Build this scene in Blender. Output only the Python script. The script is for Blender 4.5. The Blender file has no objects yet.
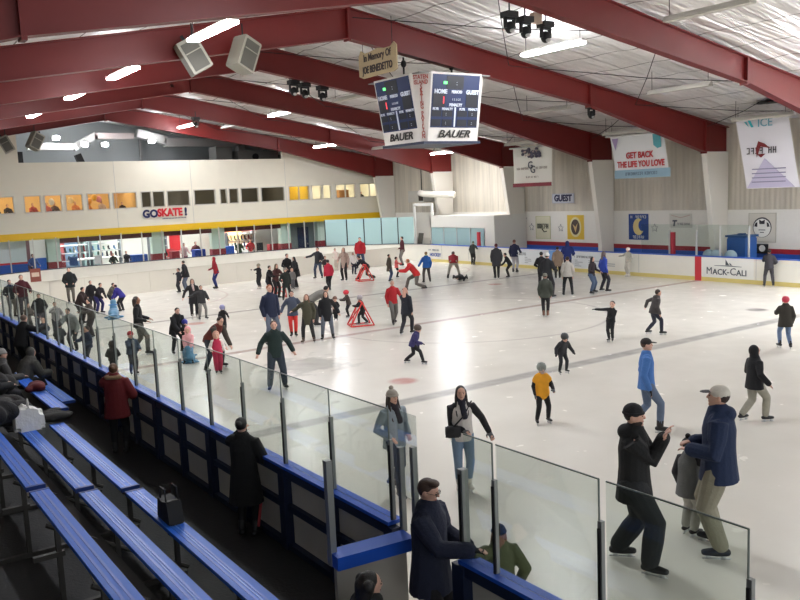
import bpy, bmesh, math, random
from mathutils import Vector, Matrix
random.seed(7)
D=bpy.data; C=bpy.context.scene.collection; PI=math.pi
V=Vector
# ------------------------------------------------------------------ materials
def s2l(c):
    return tuple(((v/255)/12.92 if v/255<=.04045 else ((v/255+.055)/1.055)**2.4) for v in c)+(1.,)
MATS={}
def mat(rgb, rough=.6, metal=0., emis=0., noise=0., nscale=8., bump=0., bscale=60., name='paint'):
    key=(tuple(rgb),rough,metal,emis,noise,nscale,bump,bscale)
    if key in MATS: return MATS[key]
    m=D.materials.new(name); m.use_nodes=True; nt=m.node_tree; b=nt.nodes['Principled BSDF']
    col=s2l(rgb); b.inputs['Base Color'].default_value=col
    b.inputs['Roughness'].default_value=rough; b.inputs['Metallic'].default_value=metal
    if emis: b.inputs['Emission Color'].default_value=col; b.inputs['Emission Strength'].default_value=emis
    tc=None
    if noise or bump: tc=nt.nodes.new('ShaderNodeTexCoord')
    if noise:
        n=nt.nodes.new('ShaderNodeTexNoise'); n.inputs['Scale'].default_value=nscale; n.inputs['Detail'].default_value=6
        r=nt.nodes.new('ShaderNodeMapRange'); r.inputs[3].default_value=1-noise; r.inputs[4].default_value=1+noise*.6
        mx=nt.nodes.new('ShaderNodeVectorMath'); mx.operation='SCALE'; mx.inputs[0].default_value=col[:3]
        nt.links.new(tc.outputs['Object'],n.inputs['Vector']); nt.links.new(n.outputs['Fac'],r.inputs[0])
        nt.links.new(r.outputs[0],mx.inputs['Scale']); nt.links.new(mx.outputs[0],b.inputs['Base Color'])
    if bump:
        n=nt.nodes.new('ShaderNodeTexNoise'); n.inputs['Scale'].default_value=bscale; n.inputs['Detail'].default_value=3
        bp=nt.nodes.new('ShaderNodeBump'); bp.inputs['Strength'].default_value=bump; bp.inputs['Distance'].default_value=.02
        nt.links.new(tc.outputs['Object'],n.inputs['Vector']); nt.links.new(n.outputs['Fac'],bp.inputs['Height'])
        nt.links.new(bp.outputs[0],b.inputs['Normal'])
    MATS[key]=m; return m
def cloth(rgb): return mat(rgb,.85,0,0,.18,14,.35,45,'cloth')
def glass_mat(tint=(.84,.89,.86), gl=.08, frost=0.):
    m=D.materials.new('glass'); m.use_nodes=True; nt=m.node_tree; nt.nodes.clear()
    o=nt.nodes.new('ShaderNodeOutputMaterial'); t=nt.nodes.new('ShaderNodeBsdfTransparent'); t.inputs[0].default_value=(*tint,1)
    g=nt.nodes.new('ShaderNodeBsdfGlossy'); g.inputs['Roughness'].default_value=.04; g.inputs[0].default_value=(.9,.9,.9,1)
    mx=nt.nodes.new('ShaderNodeMixShader')
    f=nt.nodes.new('ShaderNodeFresnel'); f.inputs[0].default_value=1.35
    ml=nt.nodes.new('ShaderNodeMath'); ml.operation='MULTIPLY'; ml.inputs[1].default_value=gl/.08*.5
    nt.links.new(f.outputs[0],ml.inputs[0]); nt.links.new(ml.outputs[0],mx.inputs[0])
    nt.links.new(t.outputs[0],mx.inputs[1]); nt.links.new(g.outputs[0],mx.inputs[2])
    last=mx
    if frost:
        d=nt.nodes.new('ShaderNodeBsdfDiffuse'); d.inputs[0].default_value=s2l((196,226,226))
        m2=nt.nodes.new('ShaderNodeMixShader'); m2.inputs[0].default_value=frost
        nt.links.new(mx.outputs[0],m2.inputs[1]); nt.links.new(d.outputs[0],m2.inputs[2]); last=m2
    nt.links.new(last.outputs[0],o.inputs[0]); return m
# ------------------------------------------------------------------ mesh helpers (all coordinates are world coordinates)
def box(bm,c,s,rz=0.,rx=0.,ry=0.,mi=0):
    M=Matrix.Translation(V(c))@Matrix.Rotation(rz,4,'Z')@Matrix.Rotation(ry,4,'Y')@Matrix.Rotation(rx,4,'X')@Matrix.Diagonal((s[0],s[1],s[2],1))
    r=bmesh.ops.create_cube(bm,size=1,matrix=M)
    if mi:
        for v in r['verts']:
            for f in v.link_faces: f.material_index=mi
def bb(bm,x0,x1,y0,y1,z0,z1,mi=0): box(bm,((x0+x1)/2,(y0+y1)/2,(z0+z1)/2),(abs(x1-x0),abs(y1-y0),abs(z1-z0)),mi=mi)
def tube(bm,pts,r,n=8,closed=False):
    pts=[V(p) for p in pts]; N=len(pts); rings=[]
    for i,p in enumerate(pts):
        a=pts[(i-1)%N] if (i>0 or closed) else p; b=pts[(i+1)%N] if (i<N-1 or closed) else p
        t=(b-a).normalized(); ref=V((0,0,1)) if abs(t.z)<.9 else V((1,0,0))
        x=t.cross(ref).normalized(); y=t.cross(x)
        rr=r[i] if isinstance(r,(list,tuple)) else r
        rings.append([bm.verts.new(p+rr*(math.cos(2*PI*k/n)*x+math.sin(2*PI*k/n)*y)) for k in range(n)])
    m=N if closed else N-1
    for i in range(m):
        A=rings[i];B=rings[(i+1)%N]
        for k in range(n): bm.faces.new((A[k],A[(k+1)%n],B[(k+1)%n],B[k]))
    if not closed: bm.faces.new(rings[0][::-1]); bm.faces.new(rings[-1])
def sweep(bm,pts,n=12,ref=V((1,0,0)),flat=False):
    P=[(V(p),a,b) for p,a,b in pts]
    def cap(p,q,a,b):
        t=(p-q).normalized(); r=min(a,b); return [(p+t*r*.55,a*.84,b*.84),(p+t*r*.9,a*.45,b*.45)]
    e0=[] if flat else cap(P[0][0],P[1][0],P[0][1],P[0][2]); e1=cap(P[-1][0],P[-2][0],P[-1][1],P[-1][2])
    P=e0[::-1]+P+e1; rings=[]; N=len(P)
    for i,(p,a,b) in enumerate(P):
        t=(P[min(i+1,N-1)][0]-P[max(i-1,0)][0]).normalized(); x=ref-t*ref.dot(t)
        if x.length<.2: x=V((0,1,0))-t*t.y
        x.normalize(); y=t.cross(x)
        rings.append([bm.verts.new(p+a*math.cos(2*PI*k/n)*x+b*math.sin(2*PI*k/n)*y) for k in range(n)])
    for i in range(N-1):
        A,B=rings[i],rings[i+1]
        for k in range(n): bm.faces.new((A[k],A[(k+1)%n],B[(k+1)%n],B[k]))
    bm.faces.new(rings[0][::-1]); bm.faces.new(rings[-1])
def ell(bm,c,r,R=None,u=14,v=10):
    M=Matrix.Translation(V(c))@(R.to_4x4() if R else Matrix.Identity(4))@Matrix.Diagonal((r[0],r[1],r[2],1))
    bmesh.ops.create_uvsphere(bm,u_segments=u,v_segments=v,radius=1,matrix=M)
def prism(bm,poly,axis,a,b,mi=0):
    def P(u,v,w): return {'x':(w,u,v),'y':(u,w,v),'z':(u,v,w)}[axis]
    A=[bm.verts.new(P(u,v,a)) for u,v in poly]; B=[bm.verts.new(P(u,v,b)) for u,v in poly]; n=len(poly)
    fs=[bm.faces.new(A),bm.faces.new(B[::-1])]
    for i in range(n): fs.append(bm.faces.new((A[i],B[i],B[(i+1)%n],A[(i+1)%n])))
    for f in fs: f.material_index=mi
def strip(bm,path,z0,z1,o0,o1):
    n=len(path); R=[]
    for i,(x,y) in enumerate(path):
        a=V(path[max(i-1,0)]); b=V(path[min(i+1,n-1)]); t=(b-a).normalized(); nrm=V((-t.y,t.x))  # left of travel = outside
        R.append([bm.verts.new((x+nrm.x*o,y+nrm.y*o,z)) for o,z in ((o0,z0),(o1,z0),(o1,z1),(o0,z1))])
    for i in range(n-1):
        for k in range(4): bm.faces.new((R[i][k],R[i][(k+1)%4],R[i+1][(k+1)%4],R[i+1][k]))
    bm.faces.new(R[0]); bm.faces.new(R[-1][::-1])
def BM(): return bmesh.new()
def obj(name,bm,m,parent=None,smooth=False,loc=None):
    me=D.meshes.new(name)
    bmesh.ops.recalc_face_normals(bm,faces=bm.faces)
    off=V(loc) if loc is not None else (parent['_o'] if parent is not None else V((0,0,0)))
    off=V(off); bmesh.ops.translate(bm,verts=bm.verts,vec=-off)
    bm.to_mesh(me); bm.free()
    for x in (m if isinstance(m,(list,tuple)) else [m]): me.materials.append(x)
    if smooth:
        for p in me.polygons: p.use_smooth=True
    o=D.objects.new(name,me); C.objects.link(o); o['_o']=tuple(off)
    if parent is not None: o.parent=parent
    else: o.location=off
    return o
def tag(o,label,cat,group=None):
    o['label']=label; o['category']=cat
    if group: o['group']=group
    return o
def thing(name,loc,label,cat,group=None):
    o=D.objects.new(name,None); C.objects.link(o); o.location=loc; o['_o']=tuple(loc); o.empty_display_size=.2
    return tag(o,label,cat,group)
def struct(name,bm,m,parent=None,smooth=False):
    o=obj(name,bm,m,parent,smooth)
    if parent is None: o['kind']='structure'
    return o
def text(body,size,origin,ux,uz,m,parent,name='lettering',align='CENTER',bold=0.,shear=0.,sx=1.,depth=.006):
    cu=D.curves.new(name,'FONT'); cu.body=body; cu.size=size; cu.align_x=align; cu.align_y='CENTER'; cu.extrude=depth; cu.offset=bold; cu.shear=shear; cu.resolution_u=3
    t=D.objects.new(name,cu); C.objects.link(t)
    me=D.meshes.new_from_object(t.evaluated_get(bpy.context.evaluated_depsgraph_get())); D.objects.remove(t); D.curves.remove(cu)
    ux=V(ux).normalized(); uz=V(uz).normalized(); n=ux.cross(uz); o_=V(origin)-V(parent['_o'])
    for v in me.vertices: v.co=o_+ux*v.co.x*sx+uz*v.co.y+n*v.co.z
    me.materials.clear(); me.materials.append(m)
    o=D.objects.new(name,me); C.objects.link(o); o.parent=parent; o['_o']=parent['_o']; return o
def strokes(x,y,z,w,h,m,parent,name='illegible_lettering',seed=1,n=None):
    rnd=random.Random(seed); bm=BM(); n=n or max(3,int(w/(h*.7))); cw=w/n; py=y+w/2
    for i in range(n):
        if n>6 and rnd.random()<.12: continue
        c=py-(i+.5)*cw; k=rnd.randint(0,3); q=h*.16
        bb(bm,x-.006,x,c-cw*.34,c-cw*.34+q,z-h/2,z+h/2)
        if k in (0,2): bb(bm,x-.006,x,c+cw*.2,c+cw*.2+q,z-h/2,z+h/2)
        if k in (0,1): bb(bm,x-.006,x,c-cw*.34,c+cw*.34,z-q/2,z+q/2)
        if k in (1,2,3): bb(bm,x-.006,x,c-cw*.34,c+cw*.34,z+h/2-q,z+h/2)
        if k in (2,3): bb(bm,x-.006,x,c-cw*.34,c+cw*.34,z-h/2,z-h/2+q)
    return obj(name,bm,m,parent)
def dup(o,loc,label=None):
    c=o.copy(); C.objects.link(c); c.location=loc; c['_o']=tuple(loc)
    if label: c['label']=label
    for ch in o.children:
        d=ch.copy(); C.objects.link(d); d.parent=c
        for g in ch.children:
            e=g.copy(); C.objects.link(e); e.parent=d
    return c
# ------------------------------------------------------------------ common materials
WHITE=mat((232,229,218),.45,noise=.05,nscale=3,name='white_board'); DIRTY=mat((206,202,190),.6,noise=.12,nscale=3,name='board_back')
BLUE=mat((32,88,200),.35,name='blue_cap'); NAVY=mat((15,30,60),.5,name='blue_frame'); KICK=mat((214,196,120),.5,name='yellow_kick')
RED=mat((150,32,38),.5,name='red_paint'); STEELRED=mat((108,21,18),.5,noise=.12,nscale=1.5,name='red_steel'); ALU=mat((138,140,138),.45,.4,name='aluminium')
DARK=mat((30,30,32),.7,name='dark'); BLACK=mat((14,14,15),.6,name='black'); YEL=mat((232,186,20),.5,name='yellow'); CREAM=mat((226,220,203),.7,noise=.04,nscale=2,name='cream_wall')
GREY=mat((120,120,118),.6,name='grey'); LG=mat((190,190,186),.5,name='light_grey')
GLASS=glass_mat((.9,.935,.915),.035); GLASS2=glass_mat((.93,.96,.95),.06); FROST=glass_mat((.8,.92,.92),.05,.6); WINGLASS=glass_mat((.9,.9,.88),.07)
XN,XF,YE,YD=-12.61,12.3,24.,17.75; HB=.98
WX=15.4; EY=27.0
FY=[-5.48,.82,7.1,13.4,19.7,26.0]
# ------------------------------------------------------------------ ice
def ice_mat():
    m=D.materials.new('ice'); m.use_nodes=True; nt=m.node_tree; b=nt.nodes['Principled BSDF']; L=nt.links.new
    g=nt.nodes.new('ShaderNodeNewGeometry'); sp=nt.nodes.new('ShaderNodeSeparateXYZ'); L(g.outputs['Position'],sp.inputs[0])
    def M(op,a,b_=None,c=None):
        n=nt.nodes.new('ShaderNodeMath'); n.operation=op
        for i,x in enumerate((a,b_,c)):
            if x is None: continue
            if isinstance(x,(int,float)): n.inputs[i].default_value=x
            else: L(x,n.inputs[i])
        return n.outputs[0]
    X,Y=sp.outputs[0],sp.outputs[1]
    def band(v,c0,hw,s=.03):   # 1 inside |v-c0|<hw
        d=M('ABSOLUTE',M('SUBTRACT',v,c0)); n=nt.nodes.new('ShaderNodeMapRange'); n.clamp=True
        L(d,n.inputs[0]); n.inputs[1].default_value=hw-s; n.inputs[2].default_value=hw+s; n.inputs[3].default_value=1; n.inputs[4].default_value=0
        return n.outputs[0]
    def dist(x,y): return M('SQRT',M('ADD',M('POWER',M('SUBTRACT',X,x),2),M('POWER',M('SUBTRACT',Y,y),2)))
    nz=nt.nodes.new('ShaderNodeTexNoise'); nz.inputs['Scale'].default_value=.35; nz.inputs['Detail'].default_value=8; L(g.outputs['Position'],nz.inputs['Vector'])
    cr=nt.nodes.new('ShaderNodeValToRGB'); cr.color_ramp.elements[0].position=.3; cr.color_ramp.elements[1].position=.7
    cr.color_ramp.elements[0].color=s2l((219,214,203)); cr.color_ramp.elements[1].color=s2l((231,227,217)); L(nz.outputs['Fac'],cr.inputs[0])
    cur=cr.outputs[0]
    wear=nt.nodes.new('ShaderNodeTexNoise'); wear.inputs['Scale'].default_value=2.2; wear.inputs['Detail'].default_value=8; L(g.outputs['Position'],wear.inputs['Vector'])
    wr=nt.nodes.new('ShaderNodeMapRange'); wr.inputs[1].default_value=.3; wr.inputs[2].default_value=.65; wr.inputs[3].default_value=.55; wr.inputs[4].default_value=1.; L(wear.outputs['Fac'],wr.inputs[0])
    def over(fac,rgb,k=1.):
        nonlocal cur
        f=M('MULTIPLY',M('MULTIPLY',fac,wr.outputs[0]),k)
        n=nt.nodes.new('ShaderNodeMix'); n.data_type='RGBA'; L(f,n.inputs[0]); L(cur,n.inputs[6]); n.inputs[7].default_value=s2l(rgb); cur=n.outputs[2]
    over(band(Y,-7.62,.2,.06),(150,148,146),.8); over(band(Y,0,.15,.05),(160,134,128),.8); over(band(Y,7.62,.15,.06),(150,146,144),.8)
    over(band(dist(0,0),4.57,.05,.04),(150,140,138),.5); over(band(dist(6.71,15),4.57,.05,.04),(190,150,145),.4); over(band(dist(-6.71,15),4.57,.05,.04),(190,150,145),.4)
    for x,y,c in ((-6.71,-6.1,(196,140,134)),(6.71,-6.1,(130,124,122)),(-6.71,6.1,(214,150,140)),(6.71,6.1,(190,140,134))): over(band(dist(x,y),0,.3,.08),c,.9)
    # grey wet patch of scraped ice
    pn=M('ADD',dist(-7.4,-2.9),M('MULTIPLY',M('SUBTRACT',wear.outputs['Fac'],.5),3.2)); over(band(pn,0,.95,.2),(168,164,156),.75)
    L(cur,b.inputs['Base Color'])
    b.inputs['IOR'].default_value=1.31
    rn=nt.nodes.new('ShaderNodeMapRange'); rn.inputs[3].default_value=.15; rn.inputs[4].default_value=.33; L(wear.outputs['Fac'],rn.inputs[0]); L(rn.outputs[0],b.inputs['Roughness'])
    sc=nt.nodes.new('ShaderNodeTexNoise'); sc.inputs['Scale'].default_value=9; sc.inputs['Detail'].default_value=8; L(g.outputs['Position'],sc.inputs['Vector'])
    bp=nt.nodes.new('ShaderNodeBump'); bp.inputs['Strength'].default_value=.10; bp.inputs['Distance'].default_value=.01; L(sc.outputs['Fac'],bp.inputs['Height']); L(bp.outputs[0],b.inputs['Normal'])
    return m
bm=BM(); bb(bm,XN,XF,-28,YE+.1,-.05,0); struct('floor_ice',bm,ice_mat())
RUB=mat((30,30,31),.75,noise=.3,nscale=2.5,bump=.25,bscale=30,name='rubber_floor')
bm=BM(); bb(bm,-21.3,XN,-28,EY,-.07,-.02); struct('floor',bm,RUB)
bm=BM(); bb(bm,XF,WX,-28,YE,-.07,-.02); bb(bm,XN,WX,YE+.1,34,-.07,-.02); bb(bm,-21.3,XN,EY,34,-.07,-.02); struct('floor_walkway',bm,mat((120,118,112),.6,noise=.1,name='walkway'))
# ------------------------------------------------------------------ rink boards
def arc(cx,cy,r,a0,a1,n=14): return [(cx+r*math.cos(a0+(a1-a0)*i/n),cy+r*math.sin(a0+(a1-a0)*i/n)) for i in range(n+1)]
near=[(XN,y) for y in (-14.5,-8,-2,5,18)]
endp=arc(-6.6,18,6,PI,PI/2)+[(0,YE)]+arc(6.3,18,6,PI/2,0)
far=[(XF,y) for y in (18,6,0,-8,-28)]
def gate_boards(name,path,label,front,back,kick,cap,posts):
    t=thing(name,(path[0][0],path[0][1],0),label,'rink boards')
    bm=BM(); strip(bm,path,.0 if not kick else .16,HB,0,.03); obj('board_face',bm,front,t)
    bm=BM(); strip(bm,path,.02,HB-.01,.03,.05); obj('board_back',bm,back,t)
    if kick: bm=BM(); strip(bm,path,0,.16,-.012,.03); obj('kick_plate',bm,KICK,t)
    bm=BM(); strip(bm,path,HB,HB+.035,-.03,.14); obj('cap_rail',bm,cap,t)
    if posts:
        for z0,z1,o in ((.0,.07,.13),(.47,.55,.11),(HB-.1,HB,.13)):
            bm=BM(); strip(bm,path,z0,z1,.05,o); obj('frame_rail',bm,NAVY,t)
        y0,y1=path[0][1],path[-1][1]; n=max(1,round((y1-y0)/1.11))
        for i in range(n+1):
            y=y0+(y1-y0)*i/n; w=.035 if i%2 else .075
            bm=BM(); bb(bm,path[0][0]-.15,path[0][0]-.05,y-w,y+w,0,HB-.01); obj('frame_post',bm,NAVY,t)
    return t
nb=gate_boards('rink_boards',near,'long near side rink boards with blue cap rail and blue frame beside the bleachers',WHITE,DIRTY,True,BLUE,True)
gate_boards('rink_boards',[(XN,-22.),(XN,-19.),(XN,-15.55)],'short run of near boards with blue cap right of the gate opening',WHITE,DIRTY,True,BLUE,True)
gate_boards('rink_boards',endp,'white curved end boards below the lobby windows',WHITE,WHITE,False,NAVY,False)
fb=gate_boards('rink_boards',far,'white far side rink boards with yellow kick plate and advertising',WHITE,WHITE,True,BLUE,False)
# board seams and advertisements of the far boards
for y in [17,14.6,12.2,9.8,7.4,5.1,3.,-2.55,-4.9,-7.3]:
    bm=BM(); bb(bm,XF-.006,XF+.01,y-.012,y+.012,.17,HB); obj('panel_joint',bm,LG,fb)
bm=BM(); bb(bm,XF-.02,XF+.02,-.15,.15,0,HB); obj('centre_stripe',bm,mat((200,50,60),.5),fb)
PANEL=mat((236,236,230),.5); INK=mat((70,76,84),.6)
bm=BM(); bb(bm,XF-.012,XF+.01,-2.45,-.15,.18,HB-.02); pn=obj('advert_panel',bm,PANEL,fb)
F=((0,-1,0),(0,0,1))
text('M',.4,(XF-.02,-.52,.42),*F,INK,fb,bold=.0,sx=.9); text('ACK',.32,(XF-.02,-1.0,.39),*F,INK,fb,bold=.004); text('-',.4,(XF-.02,-1.36,.42),*F,INK,fb); text('C',.4,(XF-.02,-1.58,.42),*F,INK,fb,bold=.0); text('ALI',.32,(XF-.02,-1.95,.39),*F,INK,fb,bold=.004)
bm=BM(); prism(bm,[(-1.25,.68),(-1.42,.68),(-1.25,.9)],'x',XF-.02,XF-.01); prism(bm,[(-1.44,.68),(-1.55,.68),(-1.42,.78)],'x',XF-.02,XF-.01); prism(bm,[(-.75,.64),(-1.95,.63),(-1.95,.645),(-1.35,.67),(-.75,.655)],'x',XF-.02,XF-.01); obj('sail_emblem',bm,INK,fb)
for (ya,yb_,word,wy,sz,c) in ((11.2,8.5,1.1,10.6,.13,(40,44,50)),(6.95,5.15,1.2,6.2,.1,(120,124,128))):
    bm=BM(); bb(bm,XF-.012,XF+.01,yb_,ya,.2,HB-.03); obj('advert_panel',bm,mat((222,226,228),.5),fb)
    strokes(XF-.013,wy,.72,word,sz,mat(c,.6),fb,seed=int(wy*10))
    bm=BM()
    for k in range(4):
        for q in range(3):
            bb(bm,XF-.016,XF-.01,ya-.25-q*.85-.6*random.random()-.1,ya-.2-q*.85,.27+k*.09,.30+k*.09)
    obj('small_print',bm,mat((150,155,160),.6),fb)
bm=BM(); bb(bm,XF-.012,XF+.01,7.7,8.45,.2,HB-.02); obj('advert_panel',bm,mat((120,165,220),.5),fb)
text('HOCKEY',.26,(XF-.02,17.6,.4),*F,mat((90,110,175),.6),fb,bold=.008); strokes(XF-.008,17.75,.68,1.0,.08,mat((90,110,130),.6),fb)
# divider across the ice
t=thing('ice_divider',(0,YD,0),'low white padded divider laid straight across the ice before the end boards','divider')
for i in range(14):
    xa=-10.4+i*1.49; bm=BM(); ya=YD-.6+1.35*(xa+10.4)/20.9; yb2=YD-.6+1.35*(xa+1.49+10.4)/20.9
    strip(bm,[(xa+.003,ya),(xa+1.487,yb2)],0,HB-.02,0,.09); obj('panel',bm,mat((224,219,206),.6,noise=.03,nscale=2),t)
bm=BM(); strip(bm,[(-10.4,YD-.6),(10.46,YD+.75)],HB-.02,HB,-.02,.11); obj('top_edge',bm,mat((214,210,196),.5),t)
# ------------------------------------------------------------------ glass shields
ys=[-14.47+1.115*i for i in range(25)]
def shield(name,y0,y1,label,group,post_lo=True,zt=2.1,pt=1.8):
    t=thing(name,(XN-.05,y0,HB),label,'rink glass',group)
    bm=BM(); bb(bm,XN-.062,XN-.05,y0+.015,y1-.015,HB+.035,zt); obj('pane',bm,GLASS,t)
    bm=BM(); bb(bm,XN-.062,XN-.05,y0+.014,y1-.014,zt-.006,zt+.003); bb(bm,XN-.062,XN-.05,y0+.009,y0+.017,HB+.035,zt); obj('edge_seal',bm,mat((104,114,108),.4),t)
    bm=BM(); bb(bm,XN-.07,XN-.035,y0-.018,y0+.017,HB+.02,pt); obj('post',bm,ALU,t)
    bm=BM(); bb(bm,XN-.082,XN-.07,y0-.012,y0+.012,HB+.02,pt-.05); obj('post_gasket',bm,BLACK,t)
    return t
base=shield('glass_shield',ys[0],ys[1],'clear rink glass panel with grey post on the near boards beside the bleachers','near side glass shields')
for y in ys[1:-1]: dup(base,(XN-.05,y,HB))
shield('glass_shield',-15.95,-15.57,'narrow rink glass panel at the right edge of the gate opening',None)
b2=shield('glass_shield',-17.06,-15.97,'rink glass panel right of the gate in front of the three men standing','right hand glass shields')
dup(b2,(XN-.05,-18.19,HB),'rink glass panel at the bottom right corner nearest the camera')
t=thing('gate_post',(XN-.05,-15.55,HB),'dark metal post at the right side of the gate opening','post'); bm=BM(); bb(bm,XN-.09,XN-.02,-15.58,-15.52,HB,1.79); obj('pole',bm,ALU,t); bm=BM(); bb(bm,XN-.1,XN-.085,-15.56,-15.54,HB,1.75); obj('gasket',bm,BLACK,t)
# open glass gate leaf
t=thing('rink_gate',(XN-.02,-14.55,HB),'open glass gate leaf with metal stiles standing at the gate opening','gate')
bm=BM(); bb(bm,XN-.03,XN-.02,-14.86,-14.56,HB+.3,2.1); obj('pane',bm,GLASS2,t)
for y,z in ((-14.59,1.75),(-14.8,1.8)):
    bm=BM(); bb(bm,XN-.05,XN,y-.025,y+.025,HB-.05 if y>-14.7 else .9,z); obj('stile',bm,ALU,t)
# wing panel beside the gate
t=thing('wing_panel',(-13.0,-14.7,0),'low white wing wall with blue top beside the gate opening','low wall')
bm=BM(); strip(bm,[(-13.45,-14.66),(-12.75,-14.74)],0,.86,-.06,.0); obj('panel',bm,mat((165,160,150),.55,noise=.05),t)
bm=BM(); strip(bm,[(-13.47,-14.66),(-12.7,-14.74)],.86,.98,-.14,.08); obj('cap_rail',bm,BLUE,t)
bm=BM(); bb(bm,-13.48,-13.42,-14.68,-14.62,.86,1.82); obj('post',bm,ALU,t)
# end glass
xs=[-9.17+1.1*i for i in range(17)]
def eshield(x0,x1,y,ry,m,lab,grp,zt=2.6):
    t=thing('glass_shield',(x0,y,HB),lab,'rink glass',grp)
    L=math.hypot(x1-x0,ry-y); a=math.atan2(ry-y,x1-x0); cx,cy=(x0+x1)/2,(y+ry)/2
    bm=BM(); box(bm,(cx,cy,(HB+.03+zt)/2),(L-.03,.012,zt-HB-.03),rz=a); obj('pane',bm,m,t)
    bm=BM(); bb(bm,x0-.025,x0+.025,y-.03,y+.03,HB,zt-.02); obj('post',bm,LG if m is GLASS2 else DARK,t)
    return t
for i in range(16):
    if xs[i]<8.6: eshield(xs[i],xs[i+1],YE+.06,YE+.06,GLASS2,'clear glass panel with slim post on the end boards before the lobby','end glass shields')
ca=[(8.75,YE+.05)]+[(6.3+6.06*math.cos(a),18+6.06*math.sin(a)) for a in [math.radians(q) for q in (56,46,35.5,25,14)]]
for i in range(5):
    eshield(ca[i][0],ca[i+1][0],ca[i][1],ca[i+1][1],FROST,'pale blue frosted glass panel on the far curved corner of the boards','frosted corner shields')
# ------------------------------------------------------------------ walls, roof
def rib_mat(rgb):
    m=D.materials.new('corrugated'); m.use_nodes=True; nt=m.node_tree; b=nt.nodes['Principled BSDF']; L=nt.links.new
    g=nt.nodes.new('ShaderNodeNewGeometry'); w=nt.nodes.new('ShaderNodeTexWave'); w.bands_direction='Y'; w.inputs['Scale'].default_value=1.4; w.inputs['Distortion'].default_value=0
    w2=nt.nodes.new('ShaderNodeTexNoise'); mp=nt.nodes.new('ShaderNodeMapping'); mp.inputs['Scale'].default_value=(1,3.5,.12); w2.inputs['Scale'].default_value=1.; w2.inputs['Detail'].default_value=4
    L(g.outputs['Position'],w.inputs['Vector']); L(g.outputs['Position'],mp.inputs['Vector']); L(mp.outputs[0],w2.inputs['Vector'])
    cr=nt.nodes.new('ShaderNodeValToRGB'); cr.color_ramp.elements[0].color=s2l(tuple(c*.88 for c in rgb)); cr.color_ramp.elements[1].color=s2l(rgb); cr.color_ramp.elements[0].position=.3; cr.color_ramp.elements[1].position=.6
    L(w2.outputs['Fac'],cr.inputs[0]); L(cr.outputs[0],b.inputs['Base Color'])
    bp=nt.nodes.new('ShaderNodeBump'); bp.inputs['Strength'].default_value=.5; bp.inputs['Distance'].default_value=.03; L(w.outputs['Fac'],bp.inputs['Height']); L(bp.outputs[0],b.inputs['Normal'])
    b.inputs['Roughness'].default_value=.6; return m
bm=BM(); bb(bm,WX,WX+.2,-28,EY,2.7,6.6); struct('wall_right',bm,rib_mat((206,198,182)))
bm=BM(); bb(bm,WX-.06,WX+.2,-28,EY,1.1,2.72); struct('wall_right_lower',bm,mat((232,229,220),.6,noise=.04))
bm=BM(); bb(bm,WX-.1,WX+.2,-28,15.5,.9,1.1); struct('trim_1',bm,mat((150,22,36),.5))
bm=BM(); bb(bm,WX-.1,WX+.2,-28,15.5,-.02,.9); struct('trim_2',bm,mat((30,80,170),.5))
bm=BM(); bb(bm,WX-.1,WX+.2,15.5,EY,-.02,1.1); struct('trim_3',bm,mat((214,210,200),.6))
bm=BM(); bb(bm,-21.5,-21.3,-28,EY,-.02,6.6); struct('wall_left',bm,mat((120,116,110),.8))
def roof_mat():
    m=D.materials.new('foil_insulation'); m.use_nodes=True; nt=m.node_tree; b=nt.nodes['Principled BSDF']; L=nt.links.new
    g=nt.nodes.new('ShaderNodeNewGeometry'); mp=nt.nodes.new('ShaderNodeMapping'); mp.inputs['Scale'].default_value=(.28,3.2,1); mp.inputs['Rotation'].default_value=(0,0,.12)
    n=nt.nodes.new('ShaderNodeTexNoise'); n.inputs['Scale'].default_value=1.; n.inputs['Detail'].default_value=6; n.inputs['Distortion'].default_value=.6
    L(g.outputs['Position'],mp.inputs['Vector']); L(mp.outputs[0],n.inputs['Vector'])
    n2=nt.nodes.new('ShaderNodeTexNoise'); n2.inputs['Scale'].default_value=.35; n2.inputs['Detail'].default_value=3; L(g.outputs['Position'],n2.inputs['Vector'])
    sp=nt.nodes.new('ShaderNodeSeparateXYZ'); L(g.outputs['Position'],sp.inputs[0])
    md=nt.nodes.new('ShaderNodeMath'); md.operation='PINGPONG'; md.inputs[1].default_value=.78; L(sp.outputs[0],md.inputs[0])   # seams of the blanket every 1.56 m
    ls=nt.nodes.new('ShaderNodeMath'); ls.operation='LESS_THAN'; ls.inputs[1].default_value=.025; L(md.outputs[0],ls.inputs[0])
    cr=nt.nodes.new('ShaderNodeValToRGB'); cr.color_ramp.elements[0].position=.35; cr.color_ramp.elements[1].position=.65; cr.color_ramp.elements[0].color=s2l((222,220,216)); cr.color_ramp.elements[1].color=s2l((246,244,241)); L(n2.outputs['Fac'],cr.inputs[0])
    mx=nt.nodes.new('ShaderNodeMix'); mx.data_type='RGBA'; L(ls.outputs[0],mx.inputs[0]); L(cr.outputs[0],mx.inputs[6]); mx.inputs[7].default_value=s2l((128,122,116)); L(mx.outputs[2],b.inputs['Base Color'])
    b.inputs['Metallic'].default_value=.3; b.inputs['Roughness'].default_value=.34
    bp=nt.nodes.new('ShaderNodeBump'); bp.inputs['Strength'].default_value=1.; bp.inputs['Distance'].default_value=.6; L(n.outputs['Fac'],bp.inputs['Height']); L(bp.outputs[0],b.inputs['Normal'])
    return m
RX=-3.4; RZ=9.68; SL=.178
def rz_(x): return RZ-SL*abs(x-RX)
bm=BM(); NX,NY=60,96; G=[]
for i in range(NX+1):
    x=-21.5+(WX+.2+21.5)*i/NX
    G.append([bm.verts.new((x,-28+63*j/NY,rz_(x)+.05*math.sin(j*2.1+i*.3)*random.random())) for j in range(NY+1)])
for i in range(NX):
    for j in range(NY): bm.faces.new((G[i][j],G[i+1][j],G[i+1][j+1],G[i][j+1]))
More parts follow.
